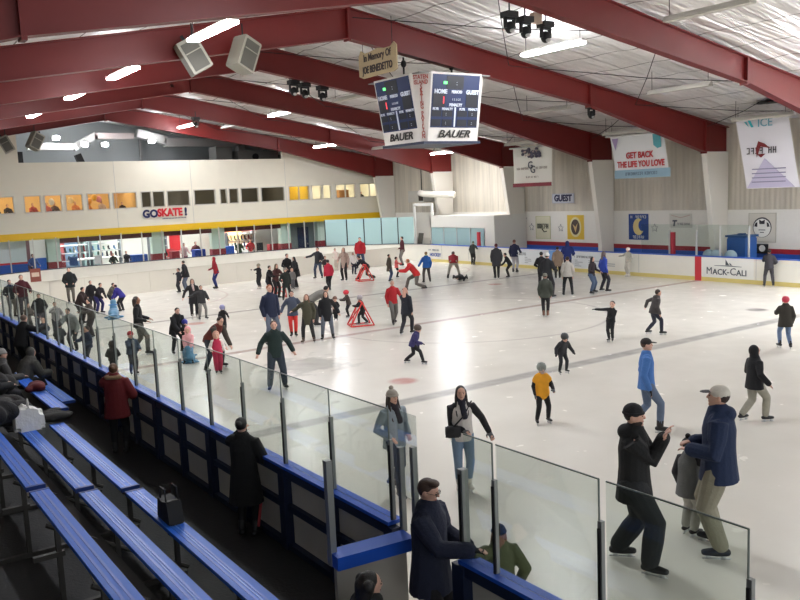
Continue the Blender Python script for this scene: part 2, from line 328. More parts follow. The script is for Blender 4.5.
struct('ceiling',bm,roof_mat(),smooth=True)
bm=BM(); bb(bm,-21.5,WX+.2,-28,35,9.9,10); struct('ceiling_deck',bm,DARK)
# roof frames
def rafter(t,y,s):
    X=lambda d: RX+s*d
    bot=[(0,8.68),(10.3,6.98),(17.2,5.22),(18.75,5.2)]; top=[(0,9.53),(18.75,9.53-SL*18.75)]
    bm=BM(); prism(bm,[(X(d),z) for d,z in bot]+[(X(d),z) for d,z in top[::-1]],'y',y-.02,y+.02); obj('web',bm,STEELRED,t)
    bm=BM()
    for ch,dz in ((bot[:3],-.02),(top,.0)):
        for (a,za),(b,zb) in zip(ch,ch[1:]):
            prism(bm,[(X(a),za),(X(b),zb),(X(b),zb+.03 if dz==0 else zb-.03),(X(a),za+.03 if dz==0 else za-.03)],'y',y-.15,y+.15)
    obj('flange',bm,STEELRED,t)
    bm=BM()
    for d,w in ((10.3,.05),(17.2,.03)):
        zb=8.68-(8.68-6.98)*d/10.3 if d<=10.3 else 5.22; zt=9.53-SL*d
        bb(bm,X(d)-w,X(d)+w,y-.14,y+.14,zb-.09,zt)
    obj('stiffener',bm,STEELRED,t)
    bm=BM(); prism(bm,[(X(17.2),5.2),(X(18.75),5.2),(X(18.7),1.1),(X(18.7),0),(X(17.85),0),(X(17.85),1.1)],'y',y-.12,y+.12)
    obj('column',bm,mat((226,221,210),.55),t)
fl=['red steel roof frame nearest the camera crossing the top of the picture','red steel roof frame the scoreboard hangs from','third red steel roof frame behind the scoreboard','fourth red steel roof frame further down the rink','fifth red steel roof frame near the far end of the rink','last red steel roof frame in front of the white end wall']
for y,l in zip(FY,fl):
    t=thing('roof_frame',(RX,y,0),l,'roof frame'); rafter(t,y,1); rafter(t,y,-1)
    bm=BM(); bb(bm,RX-.04,RX+.04,y-.15,y+.15,8.6,9.55); obj('ridge_plate',bm,STEELRED,t)
# sag rods and cable braces between frames
t=thing('brace_cable',(0,0,7),'thin dark crossed cable braces under the foil roof','cable')
for a,b in zip(FY,FY[1:]):
    for xa,xb in ((-3.2,3.),(3.,9.5),(9.5,14.)):
        for p,q in ((xa,xb),(xb,xa)):
            bm=BM(); tube(bm,[(p,a,rz_(p)-.35),((p+q)/2,(a+b)/2,rz_((p+q)/2)-.47),(q,b,rz_(q)-.35)],.014,5); obj('cable',bm,DARK,t)
# open roof hatches
for x0,y0,l in ((9.4,-1.0,'dark torn opening in the foil roof above the far side lamps'),(12.6,-2.9,'dark torn foil flap in the roof above the purple edged banner')):
    bm=BM(); bb(bm,x0-.35,x0+.35,y0-.6,y0+.6,rz_(x0)-.06,rz_(x0)-.05); tag(obj('roof_opening',bm,BLACK),l,'opening')
# ------------------------------------------------------------------ end wall with upper windows
wins=[(-9.6,-8.2),(-7.74,-6.87),(-6.72,-5.8),(-5.64,-4.7),(-4.49,-3.24),(-3.08,-1.73),(-1.5,-.9),(-.84,-.11),(.01,1.4),(1.65,3.02),(3.28,3.76),(3.86,4.51),(4.65,5.85),(5.99,7.65),(7.93,9.44),(9.59,10.35),(10.4,11.08),(11.39,12.94),(13.25,14.86)]
Z0,Z1=3.85,4.78
bm=BM(); bb(bm,-21.3,WX,EY,EY+.2,2.78,Z0); bb(bm,-21.3,WX,EY,EY+.2,Z1,6.5); bb(bm,-21.3,-7.8,EY,EY+.2,6.5,8.9); bb(bm,7.65,WX,EY,EY+.2,6.5,7.9); bb(bm,-21.3,-9.6,EY,EY+.2,Z0,Z1)
pr=-9.6
for a,b in wins:
    if a>pr+.001: bb(bm,pr,a,EY,EY+.2,Z0,Z1)
    pr=b
bb(bm,pr,WX,EY,EY+.2,Z0,Z1)
struct('wall_back',bm,CREAM)
bm=BM(); bb(bm,-21.3,WX,EY-.05,EY+.2,2.42,2.8); struct('trim_4',bm,YEL)
bm=BM()
for x in (-2.9,1.55,7.75): bb(bm,x-.01,x+.01,EY-.012,EY,2.8,6.5)
struct('trim_5',bm,LG)
for i,(a,b) in enumerate(wins):
    bm=BM()
    for u0,u1,v0,v1 in ((a,b,Z0,Z0+.05),(a,b,Z1-.05,Z1),(a,a+.05,Z0,Z1),(b-.05,b,Z0,Z1)): bb(bm,u0,u1,EY-.03,EY+.15,v0,v1)
    w=struct('window_%d'%(i+1),bm,mat((196,192,182),.5))
    bm=BM(); bb(bm,a+.05,b-.05,EY+.06,EY+.075,Z0+.05,Z1-.05); obj('pane',bm,WINGLASS,w)
    if i in (14,17,18): bm=BM(); bb(bm,(a+b)/2-.03,(a+b)/2+.03,EY,EY+.1,Z0,Z1); obj('mullion',bm,mat((196,192,182),.5),w)
# rooms behind windows
def room(n,x0,x1,rgb,e,lab=None,yb=30.4):
    bm=BM(); bb(bm,x0,x1,yb,yb+.1,3.0,5.6); bb(bm,x0-.05,x0+.02,EY+.2,yb,3.0,5.6); bb(bm,x1-.02,x1+.05,EY+.2,yb,3.0,5.6); bb(bm,x0,x1,EY+.2,yb,5.5,5.6)
    struct('wall_room_%d'%n,bm,mat(rgb,.8,noise=.12,nscale=1.5))
    if e:
        bm=BM(); bb(bm,x0+.2,x1-.2,28.2,28.9,5.4,5.45)
        cl=(255,232,190) if rgb[2]<131 else (255,250,238)
        tag(obj('ceiling_light',bm,mat(cl,.5,emis=e)),'ceiling light panel in room %s'%lab,'ceiling light')
room(1,-21,-1.75,(222,190,130),2.4,'behind the warm party room windows'); room(2,-1.7,7.8,(120,120,116),.9,'behind the dark upper windows, added to lift them from black'); room(3,7.85,9.5,(236,216,96),3.2,'behind the yellow lit window')  # dim panel behind the dark windows is added to lift them from black
room(4,9.55,WX,(228,222,200),3.4,'behind the pale windows at the right end')
bm=BM(); bb(bm,-21.3,WX,EY+.2,33.9,2.85,3.0); struct('floor_upper',bm,GREY)
bm=BM(); bb(bm,12.0,12.7,EY+.5,EY+.9,3.0,4.4); tag(obj('cabinet',bm,mat((190,135,80),.6)),'orange brown cabinet standing behind the right end window','cabinet')
bm=BM(); bb(bm,-21.3,WX,EY+.2,34,5.8,6.4); struct('floor_loft',bm,GREY)
GAB=mat((158,164,164),.8,noise=.08,nscale=1)
bm=BM(); bb(bm,-21.3,WX,34,34.2,6.4,9.9); struct('wall_gable',bm,GAB)
bm=BM(); bb(bm,-8.1,-7.8,EY+.2,34,6.4,9.5); struct('wall_loft_left',bm,GAB); bm=BM(); bb(bm,10.8,11,EY+.2,34,6.4,8.5); struct('wall_loft_right',bm,mat((90,88,84),.8))
SIL=mat((185,185,182),.35,.6,noise=.1,nscale=4)
t=thing('air_duct',(3,32,7.6),'silver ventilation duct bending along the gable wall right of the ridge','duct')
bm=BM(); box(bm,(1.2,32.4,8.25),(1.9,.6,.5),ry=.25); obj('sloped_section',bm,SIL,t); bm=BM(); bb(bm,2.0,7.4,32.1,32.7,7.65,8.15); obj('straight_section',bm,SIL,t)
bm=BM(); bb(bm,7.0,7.5,32.1,32.7,6.4,7.8); obj('drop_section',bm,SIL,t)
t=thing('air_duct',(-3,32.6,8),'long grey duct along the gable wall left of the ridge','duct')
bm=BM(); bb(bm,-6.2,-3.6,32.3,32.8,7.5,7.9); obj('straight_section',bm,SIL,t); bm=BM(); box(bm,(-2.9,32.55,8.0),(1.6,.5,.4),ry=-.5); obj('sloped_section',bm,SIL,t); bm=BM(); bb(bm,-2.3,.1,32.3,32.8,8.15,8.5); obj('upper_section',bm,mat((150,140,136),.6),t)
t=thing('air_handler',(7.5,30.5,6.4),'grey box shaped air handler on the loft above the end wall','air handler')
bm=BM(); bb(bm,6.0,8.9,30,31.6,6.4,7.2); obj('housing',bm,mat((140,138,132),.5,.3),t); bm=BM(); bb(bm,4.6,5.7,30.2,31.4,6.4,7.5); obj('side_cabinet',bm,mat((120,120,116),.5,.3),t); bm=BM(); tube(bm,[(7.2,29.97,6.8),(7.2,29.9,6.8)],.22,14); obj('fan_grille',bm,BLACK,t)
for x,w,hh,l in ((-7.5,.35,.75,'black loudspeaker standing at the left end of the loft'),(-4.35,.35,.6,'tilted black stage lamp on the loft edge')):
    bm=BM(); box(bm,(x,28.3,6.4+hh/2),(w,.3,hh),ry=.0 if x<-7 else -.35); bm2=bm; o=obj('loft_equipment',bm,BLACK); tag(o,l,'equipment')
bm=BM(); bb(bm,.85,.98,33.7,33.9,6.4,8.7); tag(obj('gable_post',bm,mat((150,152,150),.5)),'light grey vertical steel post on the gable wall','post')
for x,z,l in ((-5.9,8.05,'leftmost bright work lamp on the gable wall'),(-4.7,8.15,'bright work lamp second from the left on the gable wall'),(-3.1,7.75,'small work lamp below the ridge on the gable wall'),(-1.9,7.75,'small work lamp furthest right on the gable wall'),(1.0,7.95,'bright work lamp at the sloped end of the silver duct')):
    t=thing('work_lamp',(x,31.8,z),l,'lamp'); bm=BM(); bb(bm,x-.2,x+.2,31.8,31.95,z-.12,z+.14); obj('housing',bm,GREY,t)
    bm=BM(); ell(bm,(x,31.62,z),(.17,.12,.13)); obj('lens',bm,mat((250,250,255),.5,emis=60),t,smooth=True)
# GO SKATE sign
t=thing('wall_sign',(-.2,EY-.06,3.45),'raised GO SKATE! lettering in navy and red below the end windows','sign')
E2=((1,0,0),(0,0,1)); SN=mat((24,34,84),.5); SR=mat((206,30,44),.5)
text('GO',.6,(-1.05,EY-.05,3.47),*E2,SN,t,bold=.03,name='lettering_go',sx=.95); text('SKATE',.6,(.12,EY-.05,3.5),*E2,SR,t,bold=.03,name='lettering_skate',sx=.86); text('!',.6,(1.07,EY-.05,3.5),*E2,SN,t,bold=.035); 
bm=BM()
for k in range(16): bb(bm,-.35+k*.09,-.30+k*.09,EY-.06,EY-.05,3.14,3.2)
obj('small_print',bm,SN,t)
# ------------------------------------------------------------------ lobby behind the end glass
LB=33.
bm=BM(); bb(bm,-21.3,WX,LB,LB+.15,-.02,2.85); struct('wall_lobby',bm,mat((226,226,222),.7))
bm=BM(); bb(bm,-21.3,WX,EY+.2,LB,2.7,2.85); struct('ceiling_lobby',bm,mat((200,200,196),.8))
bm=BM(); bb(bm,-21.3,-7.7,27.8,27.95,0,1.15); bb(bm,-7.0,-4.5,LB-.05,LB,0,1.1); struct('trim_6',bm,mat((36,90,180),.5))
bm=BM(); bb(bm,-21.3,-7.7,27.78,27.96,1.15,1.25); struct('trim_7',bm,mat((190,40,50),.5))
bm=BM(); bb(bm,-21.3,-7.7,27.8,27.95,1.25,2.7); struct('wall_lobby_left',bm,mat((215,228,232),.6))
GP=mat((196,216,204),.6)
for i,(a,b) in enumerate(((-6.71,-6.04),(-.94,-.2),(2.74,3.58),(7.4,8.1),(10.1,11.5))):
    t=thing('lobby_pillar',((a+b)/2,27.6,0),['pale green pillar furthest left in the lobby','pale green pillar left of the red banners','pale green pillar right of the red banners','pale green pillar right of the food counter','wide pale green pillar right of the dark door'][i],'pillar')
    bm=BM(); bb(bm,a,b,27.4,27.8,1.15,2.7); obj('shaft',bm,GP,t); bm=BM(); bb(bm,a-.02,b+.02,27.38,27.82,0,1.15); obj('base',bm,mat((130,40,50),.5),t)
bm=BM()
for a,b in ((-6.04,-.94),(-.2,2.74),(3.58,7.4)): bb(bm,a,b,27.35,27.4,2.14,2.44)
struct('trim_8',bm,mat((84,30,34),.6))
bm=BM(); bb(bm,8.1,10.1,27.9,28,0,2.7); struct('wall_lobby_door',bm,mat((110,118,120),.6)); bm=BM(); bb(bm,8.85,9.65,27.84,27.9,0,2.1); d=struct('door_1',bm,mat((26,40,72),.5)); bm=BM(); bb(bm,9.5,9.56,27.78,27.84,.95,1.05); obj('door_handle',bm,ALU,d)
bm=BM(); bb(bm,11.5,WX,27.5,27.6,0,2.7); struct('wall_lobby_right',bm,mat((190,205,200),.6))
def lthing(name,x0,x1,y0,y1,z0,z1,rgb,l,c,e=0):
    bm=BM(); bb(bm,x0,x1,y0,y1,z0,z1); bmesh.ops.bevel(bm,geom=bm.edges[:],offset=.02,segments=1); return tag(obj(name,bm,mat(rgb,.6,emis=e)),l,c)
lthing('wall_banner',2.05,2.75,32.85,32.95,.9,2.3,(200,26,40),'red hanging banner on the lobby wall','banner')
lthing('wall_banner',1.2,1.35,32.85,32.95,.8,2.3,(170,30,50),'narrow red strip on the lobby wall','banner')
lthing('locker_block',-7.2,-6.9,31,31.6,0,2.3,(90,60,66),'dark maroon locker block at the left of the lobby','lockers')
lthing('locker_block',-5.4,-4.9,31.4,31.9,0,2.4,(120,50,56),'slim maroon cabinet left of the leftmost lobby pillar','cabinet')
lthing('rental_shelf',-5.2,-3.9,32.2,32.9,0,2.05,(104,130,160),'blue grey rental shelf behind the lobby bench','shelf')
lthing('vending_machine',-3.6,-2.7,32.2,32.9,0,2.1,(150,175,175),'pale vending machine beside the rental shelf','vending machine')
lthing('lobby_table',-4.8,-2.4,29.0,29.8,1.0,1.08,(230,230,232),'long white table behind the end boards','table')
lthing('lobby_bench',.5,1.0,28.3,28.8,0,1.15,(150,40,52),'red bench back left of the red banners','bench'); lthing('blue_bin',-1.9,-1.0,28.2,28.8,0,1.12,(34,84,170),'blue box beside the pillar left of the banners','box')
lthing('blue_bin',3.75,4.5,28.2,28.7,0,1.2,(40,90,190),'blue box right of the second green pillar','box'); lthing('blue_bin',1.9,2.6,28.2,28.7,0,1.15,(36,70,160),'blue box left of the second green pillar','box')
lthing('food_counter',4.9,7.3,31,31.8,0,1.15,(225,225,225),'white food counter under the red awning','counter'); lthing('counter_awning',4.7,7.35,30.8,31.6,1.98,2.14,(220,70,70),'red awning above the food counter','awning')
lthing('menu_board',5.3,7.1,32.8,33.0,1.3,1.9,(240,190,120),'orange lit menu board behind the food counter','menu board',1.2); lthing('red_bench',7.0,9.0,28.3,28.7,0,1.12,(165,40,52),'red bench beside the dark lobby door','bench')
for i,x in enumerate((-5,-1.5,2,5.5)):
    bm=BM(); bb(bm,x-.9,x+.9,29.5,30.3,2.64,2.69); tag(obj('ceiling_light',bm,mat((255,252,245),.5,emis=13)),'flat lobby ceiling light %s'%['above the white table','left of the red banners','above the red banners','in front of the food counter'][i],'ceiling light')
def rack(x0,x1,y,lab,seed):
    rnd=random.Random(seed); t=thing('skate_rack',((x0+x1)/2,y,0),lab,'rack')
    for x in (x0,x1): bm=BM(); bb(bm,x-.03,x+.03,y-.2,y+.2,0,2.0); obj('upright',bm,mat((90,96,104),.5),t)
    for z in (.5,.95,1.4,1.85): bm=BM(); bb(bm,x0,x1,y-.2,y+.2,z-.02,z+.02); obj('shelf',bm,mat((170,172,176),.5),t)
    cols=[(40,44,52),(70,110,160),(210,210,206),(150,50,56),(90,130,120)]
    for z in (.97,1.42):
        x=x0+.14
        while x<x1-.12:
            h=rnd.uniform(.2,.34); c=rnd.choice(cols); bm=BM(); sweep(bm,[(V((x,y+.08,z+h)),.06,.06),(V((x,y+.06,z+.08)),.06,.06),(V((x,y-.12,z+.07)),.055,.045)],8)
            o=obj('boot',bm,mat(c,.5),t,smooth=True); x+=rnd.uniform(.2,.34)
rack(-5.6,-3.9,30.2,'skate rack with boots behind the white lobby table, left one',3); rack(-3.6,-1.9,30.6,'skate rack with boots behind the white lobby table, right one',5); rack(4.8,6.6,30.0,'skate rack with boots before the food counter',7); rack(.1,1.2,31.2,'narrow skate rack left of the red banners',9)
for i,(x,y,c) in enumerate(((-5.0,28.9,(60,90,140)),(-3.7,28.6,(210,210,214)),(.9,29.5,(190,60,70)),(3.9,29.6,(200,200,204)),(6.5,28.5,(40,44,50)))):
    t=thing('lobby_chair',(x,y,0),['blue chair at the left end of the white lobby table','pale chair at the middle of the white lobby table','red chair in front of the red banners','pale chair right of the second green pillar','dark chair before the red bench'][i],'chair')
    bm=BM(); bb(bm,x-.22,x+.22,y-.22,y+.22,.6,.66); obj('seat',bm,mat(c,.5),t); bm=BM(); bb(bm,x-.22,x+.22,y+.18,y+.22,.75,1.25); obj('backrest',bm,mat(c,.5),t)
    for a in (-.19,.19):
        for b_ in (-.19,.2): bm=BM(); bb(bm,x+a-.015,x+a+.015,y+b_-.015,y+b_+.015,0,.6 if b_<0 else 1.0); obj('leg',bm,ALU,t)
# ------------------------------------------------------------------ far wall furnishings
def poster(name,y0,y1,z0,z1,rgb,label,x=WX-.08,fr=None):
    t=thing(name,(x,(y0+y1)/2,(z0+z1)/2),label,'poster')
    bm=BM(); bb(bm,x,x+.02,min(y0,y1),max(y0,y1),z0,z1); obj('sheet',bm,mat(rgb,.6),t)
    if fr: bm=BM(); a,b=min(y0,y1),max(y0,y1); bb(bm,x-.01,x,a,b,z1-.03,z1); bb(bm,x-.01,x,a,b,z0,z0+.03); bb(bm,x-.01,x,a,a+.03,z0,z1); bb(bm,x-.01,x,b-.03,b,z0,z1); obj('border',bm,mat(fr,.6),t)
    return t
def disc(bm,x,y,z,r,n=24,r2=None): 
    p=[(y+r*math.cos(2*PI*k/n),z+(r2 or r)*math.sin(2*PI*k/n)) for k in range(n)]; prism(bm,p,'x',x-.006,x)
XP=WX-.085
t=poster('wall_poster',12.43,11.33,1.24,2.47,(216,214,186),'pale poster with dark script word left of the yellow poster',fr=(196,196,150))
strokes(XP,11.88,1.93,.86,.26,mat((40,46,34),.6),t,n=6,seed=5); bm=BM(); tube(bm,[(XP,11.95,1.78),(XP,11.8,1.62),(XP,11.6,1.66)],.03,6); obj('flourish',bm,mat((40,50,30),.6),t)
t=poster('wall_poster',10.1,8.95,1.26,2.52,(226,190,60),'yellow poster with a dark oval emblem'); bm=BM(); disc(bm,XP,9.52,1.9,.4,24,.52); obj('pale_oval',bm,mat((226,216,160),.6),t); bm=BM(); disc(bm,XP-.008,9.52,1.9,.3,24,.4); obj('dark_oval',bm,mat((78,62,52),.6),t); bm=BM(); prism(bm,[(9.7,2.05),(9.5,1.62),(9.36,2.1),(9.5,1.9)],'x',XP-.02,XP-.014); obj('emblem_mark',bm,mat((210,180,120),.6),t)
t=poster('wall_poster',6.06,4.9,1.33,2.56,(36,72,140),'blue poster with a cream moon and white words'); bm=BM()
mp_=[(5.38+.33*math.cos(a),1.95+.4*math.sin(a)) for a in [PI*.25+i*PI*1.5/12 for i in range(13)]]+[(5.22+.24*math.cos(a),1.95+.3*math.sin(a)) for a in [PI*1.65-i*PI*1.3/10 for i in range(11)]]
disc(bm,XP,5.47,1.95,.32,24,.4); obj('moon',bm,mat((226,206,140),.6),t); bm=BM(); disc(bm,XP-.008,5.24,2.02,.22,24,.27); obj('moon_cutout',bm,mat((36,72,140),.6),t); strokes(XP,5.48,2.42,.95,.13,PANEL,t,n=7,seed=2); strokes(XP,5.48,1.46,.7,.14,PANEL,t,n=6,seed=8)  # poster blue disc laid over the moon to leave a crescent
t=poster('wall_poster',3.7,2.5,1.92,2.57,(208,206,196),'cream poster with a black T word behind the bench glass'); text('T',.36,(XP,3.45,2.12),*F,INK,t,bold=.02,shear=.2); strokes(XP,2.95,2.1,.7,.1,INK,t,n=6,seed=3); bm=BM(); tube(bm,[(XP,3.6,2.5),(XP,3.1,2.38),(XP,2.6,2.5)],.012,5); obj('swag',bm,mat((180,140,120),.6),t)
t=poster('wall_poster',-.29,-1.53,1.36,2.58,(212,208,196),'cream poster with a round black and white emblem',fr=(190,186,172)); bm=BM(); disc(bm,XP,-.91,1.98,.42); obj('ring',bm,mat((44,42,50),.6),t); bm=BM(); disc(bm,XP-.008,-.91,1.96,.385); obj('inner_disc',bm,PANEL,t)
bm=BM(); prism(bm,[(-1.02,2.12),(-.8,2.12),(-.78,2.3),(-.91,2.24),(-1.04,2.3)],'x',XP-.02,XP-.012); prism(bm,[(-1.26,2.02),(-1.14,2.0),(-1.12,2.2),(-1.2,2.16)],'x',XP-.02,XP-.012); prism(bm,[(-.7,2.0),(-.56,2.02),(-.62,2.16),(-.7,2.2)],'x',XP-.02,XP-.012); bb(bm,XP-.02,XP-.012,-1.0,-.82,1.76,1.79); bb(bm,XP-.02,XP-.012,-1.06,-.76,1.86,1.89); obj('emblem_mark',bm,mat((44,42,50),.6),t)
t=poster('guest_sign',11.19,9.63,3.14,3.64,(206,210,216),'white rectangular sign reading GUEST high on the beige wall',x=WX-.04,fr=(180,186,200)); t['category']='sign'; text('GUEST',.46,(WX-.05,10.41,3.39),*F,mat((20,24,70),.5),t,bold=.022,sx=.9)
for y,z,l in ((13.3,2.31,'small outlined star furthest left on the white wall band'),(12.77,1.87,'small outlined star below the leftmost star'),(10.58,1.84,'small outlined star between the pale and yellow posters'),(4.54,1.9,'small outlined star right of the blue moon poster')):
    bm=BM(); P=[(y+(.2 if k%2==0 else .09)*math.sin(2*PI*k/10),z+(.2 if k%2==0 else .09)*math.cos(2*PI*k/10)) for k in range(10)]
    tube(bm,[(WX-.07,a,b) for a,b in P],.012,5,closed=True); tag(obj('wall_star',bm,mat((120,120,125),.6)),l,'wall decoration')
t=thing('small_poster',(14.9,-.9,1.1),'small dark framed picture standing behind the bench glass','picture'); bm=BM(); bb(bm,15.2,15.23,-1.25,-.75,.9,1.3); obj('frame',bm,DARK,t); bm=BM(); disc(bm,15.19,-1.0,1.12,.14); obj('portrait_oval',bm,PANEL,t)
# hanging banners, parallel to the long wall
BXX=12.5
def banner(y0,y1,z0,z1,rgb,label,skew=0.):
    t=thing('hanging_banner',(BXX,(y0+y1)/2,z1),label,'banner'); bm=BM(); n=10; R=[]
    for i in range(n+1):
        z=z1+(z0-z1)*i/n; R.append([])
        for k in range(9):
            y=y0+(y1-y0)*k/8; R[-1].append((BXX+.04*math.sin(k*1.1+i*.35)*i/n,y+skew*i/n,z))
    for s in (0,.006):
        VV=[[bm.verts.new((p[0]+s,p[1],p[2])) for p in r] for r in R]
        for i in range(n):
            for k in range(8): bm.faces.new((VV[i][k],VV[i][k+1],VV[i+1][k+1],VV[i+1][k]))
    obj('sheet',bm,mat(rgb,.6),t,smooth=True)
    bm=BM(); tube(bm,[(BXX,y0+.25,z1+.02),(BXX,y1-.1,z1+.02)],.035,8); obj('rod',bm,LG,t)
    bm=BM(); tube(bm,[(BXX,y0-.1,z1+.03),(BXX,y0-.1,rz_(BXX)-.1)],.008,5); tube(bm,[(BXX,y1+.1,z1+.03),(BXX,y1+.1,rz_(BXX)-.1)],.008,5); obj('wire',bm,DARK,t)
    return t
XB=BXX-.06
t=banner(11.03,8.31,4.1,6.0,(222,220,210),'white banner with double G monogram and maroon bottom edge'); MR=mat((130,34,48),.6)
bm=BM(); bb(bm,XB-.01,XB,8.31,11.03,4.08,4.26); obj('bottom_band',bm,MR,t); text('G',.5,(XB,9.75,5.12),*F,INK,t,bold=.006); text('G',.5,(XB,9.58,4.9),*F,INK,t,bold=.006); strokes(XB,10.3,4.98,.85,.11,mat((150,140,130),.6),t,seed=4); strokes(XB,8.98,4.98,.8,.11,mat((150,140,130),.6),t,seed=6); strokes(XB,9.65,4.55,.9,.09,mat((150,140,130),.6),t,seed=7)
bm=BM(); 
for k in range(26): ell(bm,(XB,9.7+random.uniform(-.62,.62),5.72+random.uniform(-.2,.2)),(.02,.12,.08),u=8,v=6)
obj('team_artwork',bm,mat((70,66,84),.6),t); bm=BM()
for k in range(8): ell(bm,(XB-.01,9.7+random.uniform(-.45,.45),5.7+random.uniform(-.16,.16)),(.02,.07,.05),u=8,v=6)
obj('artwork_detail',bm,mat((190,170,160),.6),t)
t=banner(4.7,1.85,4.25,6.1,(226,228,228),'white banner reading GET BACK THE LIFE YOU LOVE with blue grey band',-.35); TR=mat((190,52,56),.6)
bm=BM(); bb(bm,XB-.01,XB,1.45,4.4,4.25,4.62); obj('bottom_band',bm,mat((140,170,186),.6),t); text('GET BACK',.36,(XB,3.05,5.22),*F,TR,t,bold=.012,sx=.85); text('THE LIFE YOU LOVE',.36,(XB,3.0,4.84),*F,TR,t,bold=.012,sx=.78); strokes(XB-.011,2.95,4.44,1.7,.13,mat((84,100,116),.6),t,seed=9)
bm=BM(); prism(bm,[(1.95,6.05),(2.35,6.05),(2.3,5.6),(2.1,5.45),(1.9,5.5)],'x',XB-.01,XB); obj('teal_figure',bm,mat((90,170,180),.6),t); bm=BM(); prism(bm,[(4.55,6.0),(4.2,6.0),(4.35,5.5)],'x',XB-.01,XB); obj('violet_figure',bm,mat((170,150,190),.6),t)
t=banner(-1.5,-3.62,3.64,6.32,(222,220,226),'white banner reading ICE with a red arrow emblem and violet lower half',-.5)
text('ICE',.42,(XB,-2.75,6.06),*F,mat((110,165,180),.6),t,bold=.004); bm=BM(); prism(bm,[(-2.05,6.2),(-2.15,6.2),(-2.3,5.93),(-2.2,5.93)],'x',XB-.01,XB); prism(bm,[(-1.9,6.15),(-2.0,6.15),(-2.1,5.95)],'x',XB-.01,XB); obj('teal_mark',bm,mat((60,180,190),.6),t)
strokes(XB,-2.62,5.05,1.25,.24,mat((50,46,50),.6),t,seed=11,n=7); bm=BM(); prism(bm,[(-2.5,5.4),(-2.75,5.3),(-3.0,5.1),(-2.6,5.2),(-2.45,4.8),(-2.4,5.1)],'x',XB-.02,XB-.012); prism(bm,[(-2.45,4.92),(-2.8,4.92),(-2.62,4.78)],'x',XB-.02,XB-.012); obj('red_emblem',bm,mat((110,24,30),.6),t)
bm=BM()
for k in range(4): bb(bm,XB-.008,XB,-3.6,-2.25,3.86+k*.16,3.90+k*.16)
obj('small_print',bm,mat((130,126,150),.6),t); bm=BM(); prism(bm,[(-2.75,4.75),(-2.05,3.66),(-3.95,3.66)],'x',XB+.0,XB+.02); obj('violet_field',bm,mat((186,180,204),.6),t)
# hut / penalty box
bm=BM(); bb(bm,12.95,WX-.1,13.25,18.9,1.95,2.62); bb(bm,12.95,13.05,13.25,13.95,-.02,1.95); bb(bm,12.95,WX-.1,13.15,13.25,-.02,2.62); bb(bm,12.95,WX-.1,18.8,18.9,-.02,2.62); bb(bm,12.96,13.04,14,18.8,-.02,.85)
t=tag(obj('timekeeper_box',bm,mat((222,220,212),.6)),'white timekeeper box with a row of pale blue panes behind the far boards','booth')
for i in range(4):
    y=14.02+1.2*i; bm=BM(); bb(bm,12.98,13.0,y+.03,y+1.16,.86,1.93); obj('pane',bm,FROST,t); bm=BM(); bb(bm,12.95,13.03,y+1.17,y+1.21,.85,1.95); obj('mullion',bm,LG,t)
bm=BM(); bb(bm,12.55,12.65,13.95,14.15,.9,1.75); tag(obj('goal_light_post',bm,mat((196,40,52),.5)),'short red post in front of the white timekeeper box','post')
t=thing('door_frame',(13.2,19.85,0),'tall white door frame left of the timekeeper box','door frame')
for y in (20.75,18.95): bm=BM(); bb(bm,13.15,13.25,y-.08,y+.08,0,3.35); obj('jamb',bm,PANEL,t)
bm=BM(); bb(bm,13.15,13.25,18.95,20.75,3.2,3.36); obj('head',bm,PANEL,t)
t=thing('heater_fan',(13.8,21,3.8),'silver heater box mounted on the far wall above the door frame','heater'); bm=BM(); bb(bm,13.6,14.6,20.3,21.9,3.42,4.12); obj('housing',bm,SIL,t); bm=BM(); bb(bm,13.55,13.6,20.35,20.75,3.5,3.95); obj('outlet',bm,BLACK,t); bm=BM(); tube(bm,[(14,21,4.1),(14,21,5.6)],.03,6); obj('hanger',bm,DARK,t)
t=thing('white_pipe',(13.6,19,3.9),'white air pipe crossing in front of a column','pipe'); bm=BM(); tube(bm,[(13.5,20.5,3.98),(13.5,20.0,3.9),(13.5,17.6,3.82),(13.6,17.3,3.82)],.19,12); obj('pipe_run',bm,mat((230,226,214),.5),t,smooth=True)
t=thing('folded_chair',(13.6,20.4,0),'dark grey folded chair leaning beside the white door frame','chair'); bm=BM(); box(bm,(13.4,20.5,1.2),(.06,.45,.7),ry=.2); obj('backrest',bm,mat((96,92,84),.6),t); bm=BM(); box(bm,(13.3,20.5,.8),(.4,.45,.05)); obj('seat',bm,mat((96,92,84),.6),t); bm=BM(); tube(bm,[(13.2,20.3,0),(13.45,20.3,.8)],.02,6); tube(bm,[(13.2,20.7,0),(13.45,20.7,.8)],.02,6); obj('leg',bm,DARK,t)
lthing('equipment_box',13.3,13.9,19.0,19.4,-.02,1.15,(60,46,46),'dark maroon box left of the timekeeper box','box')
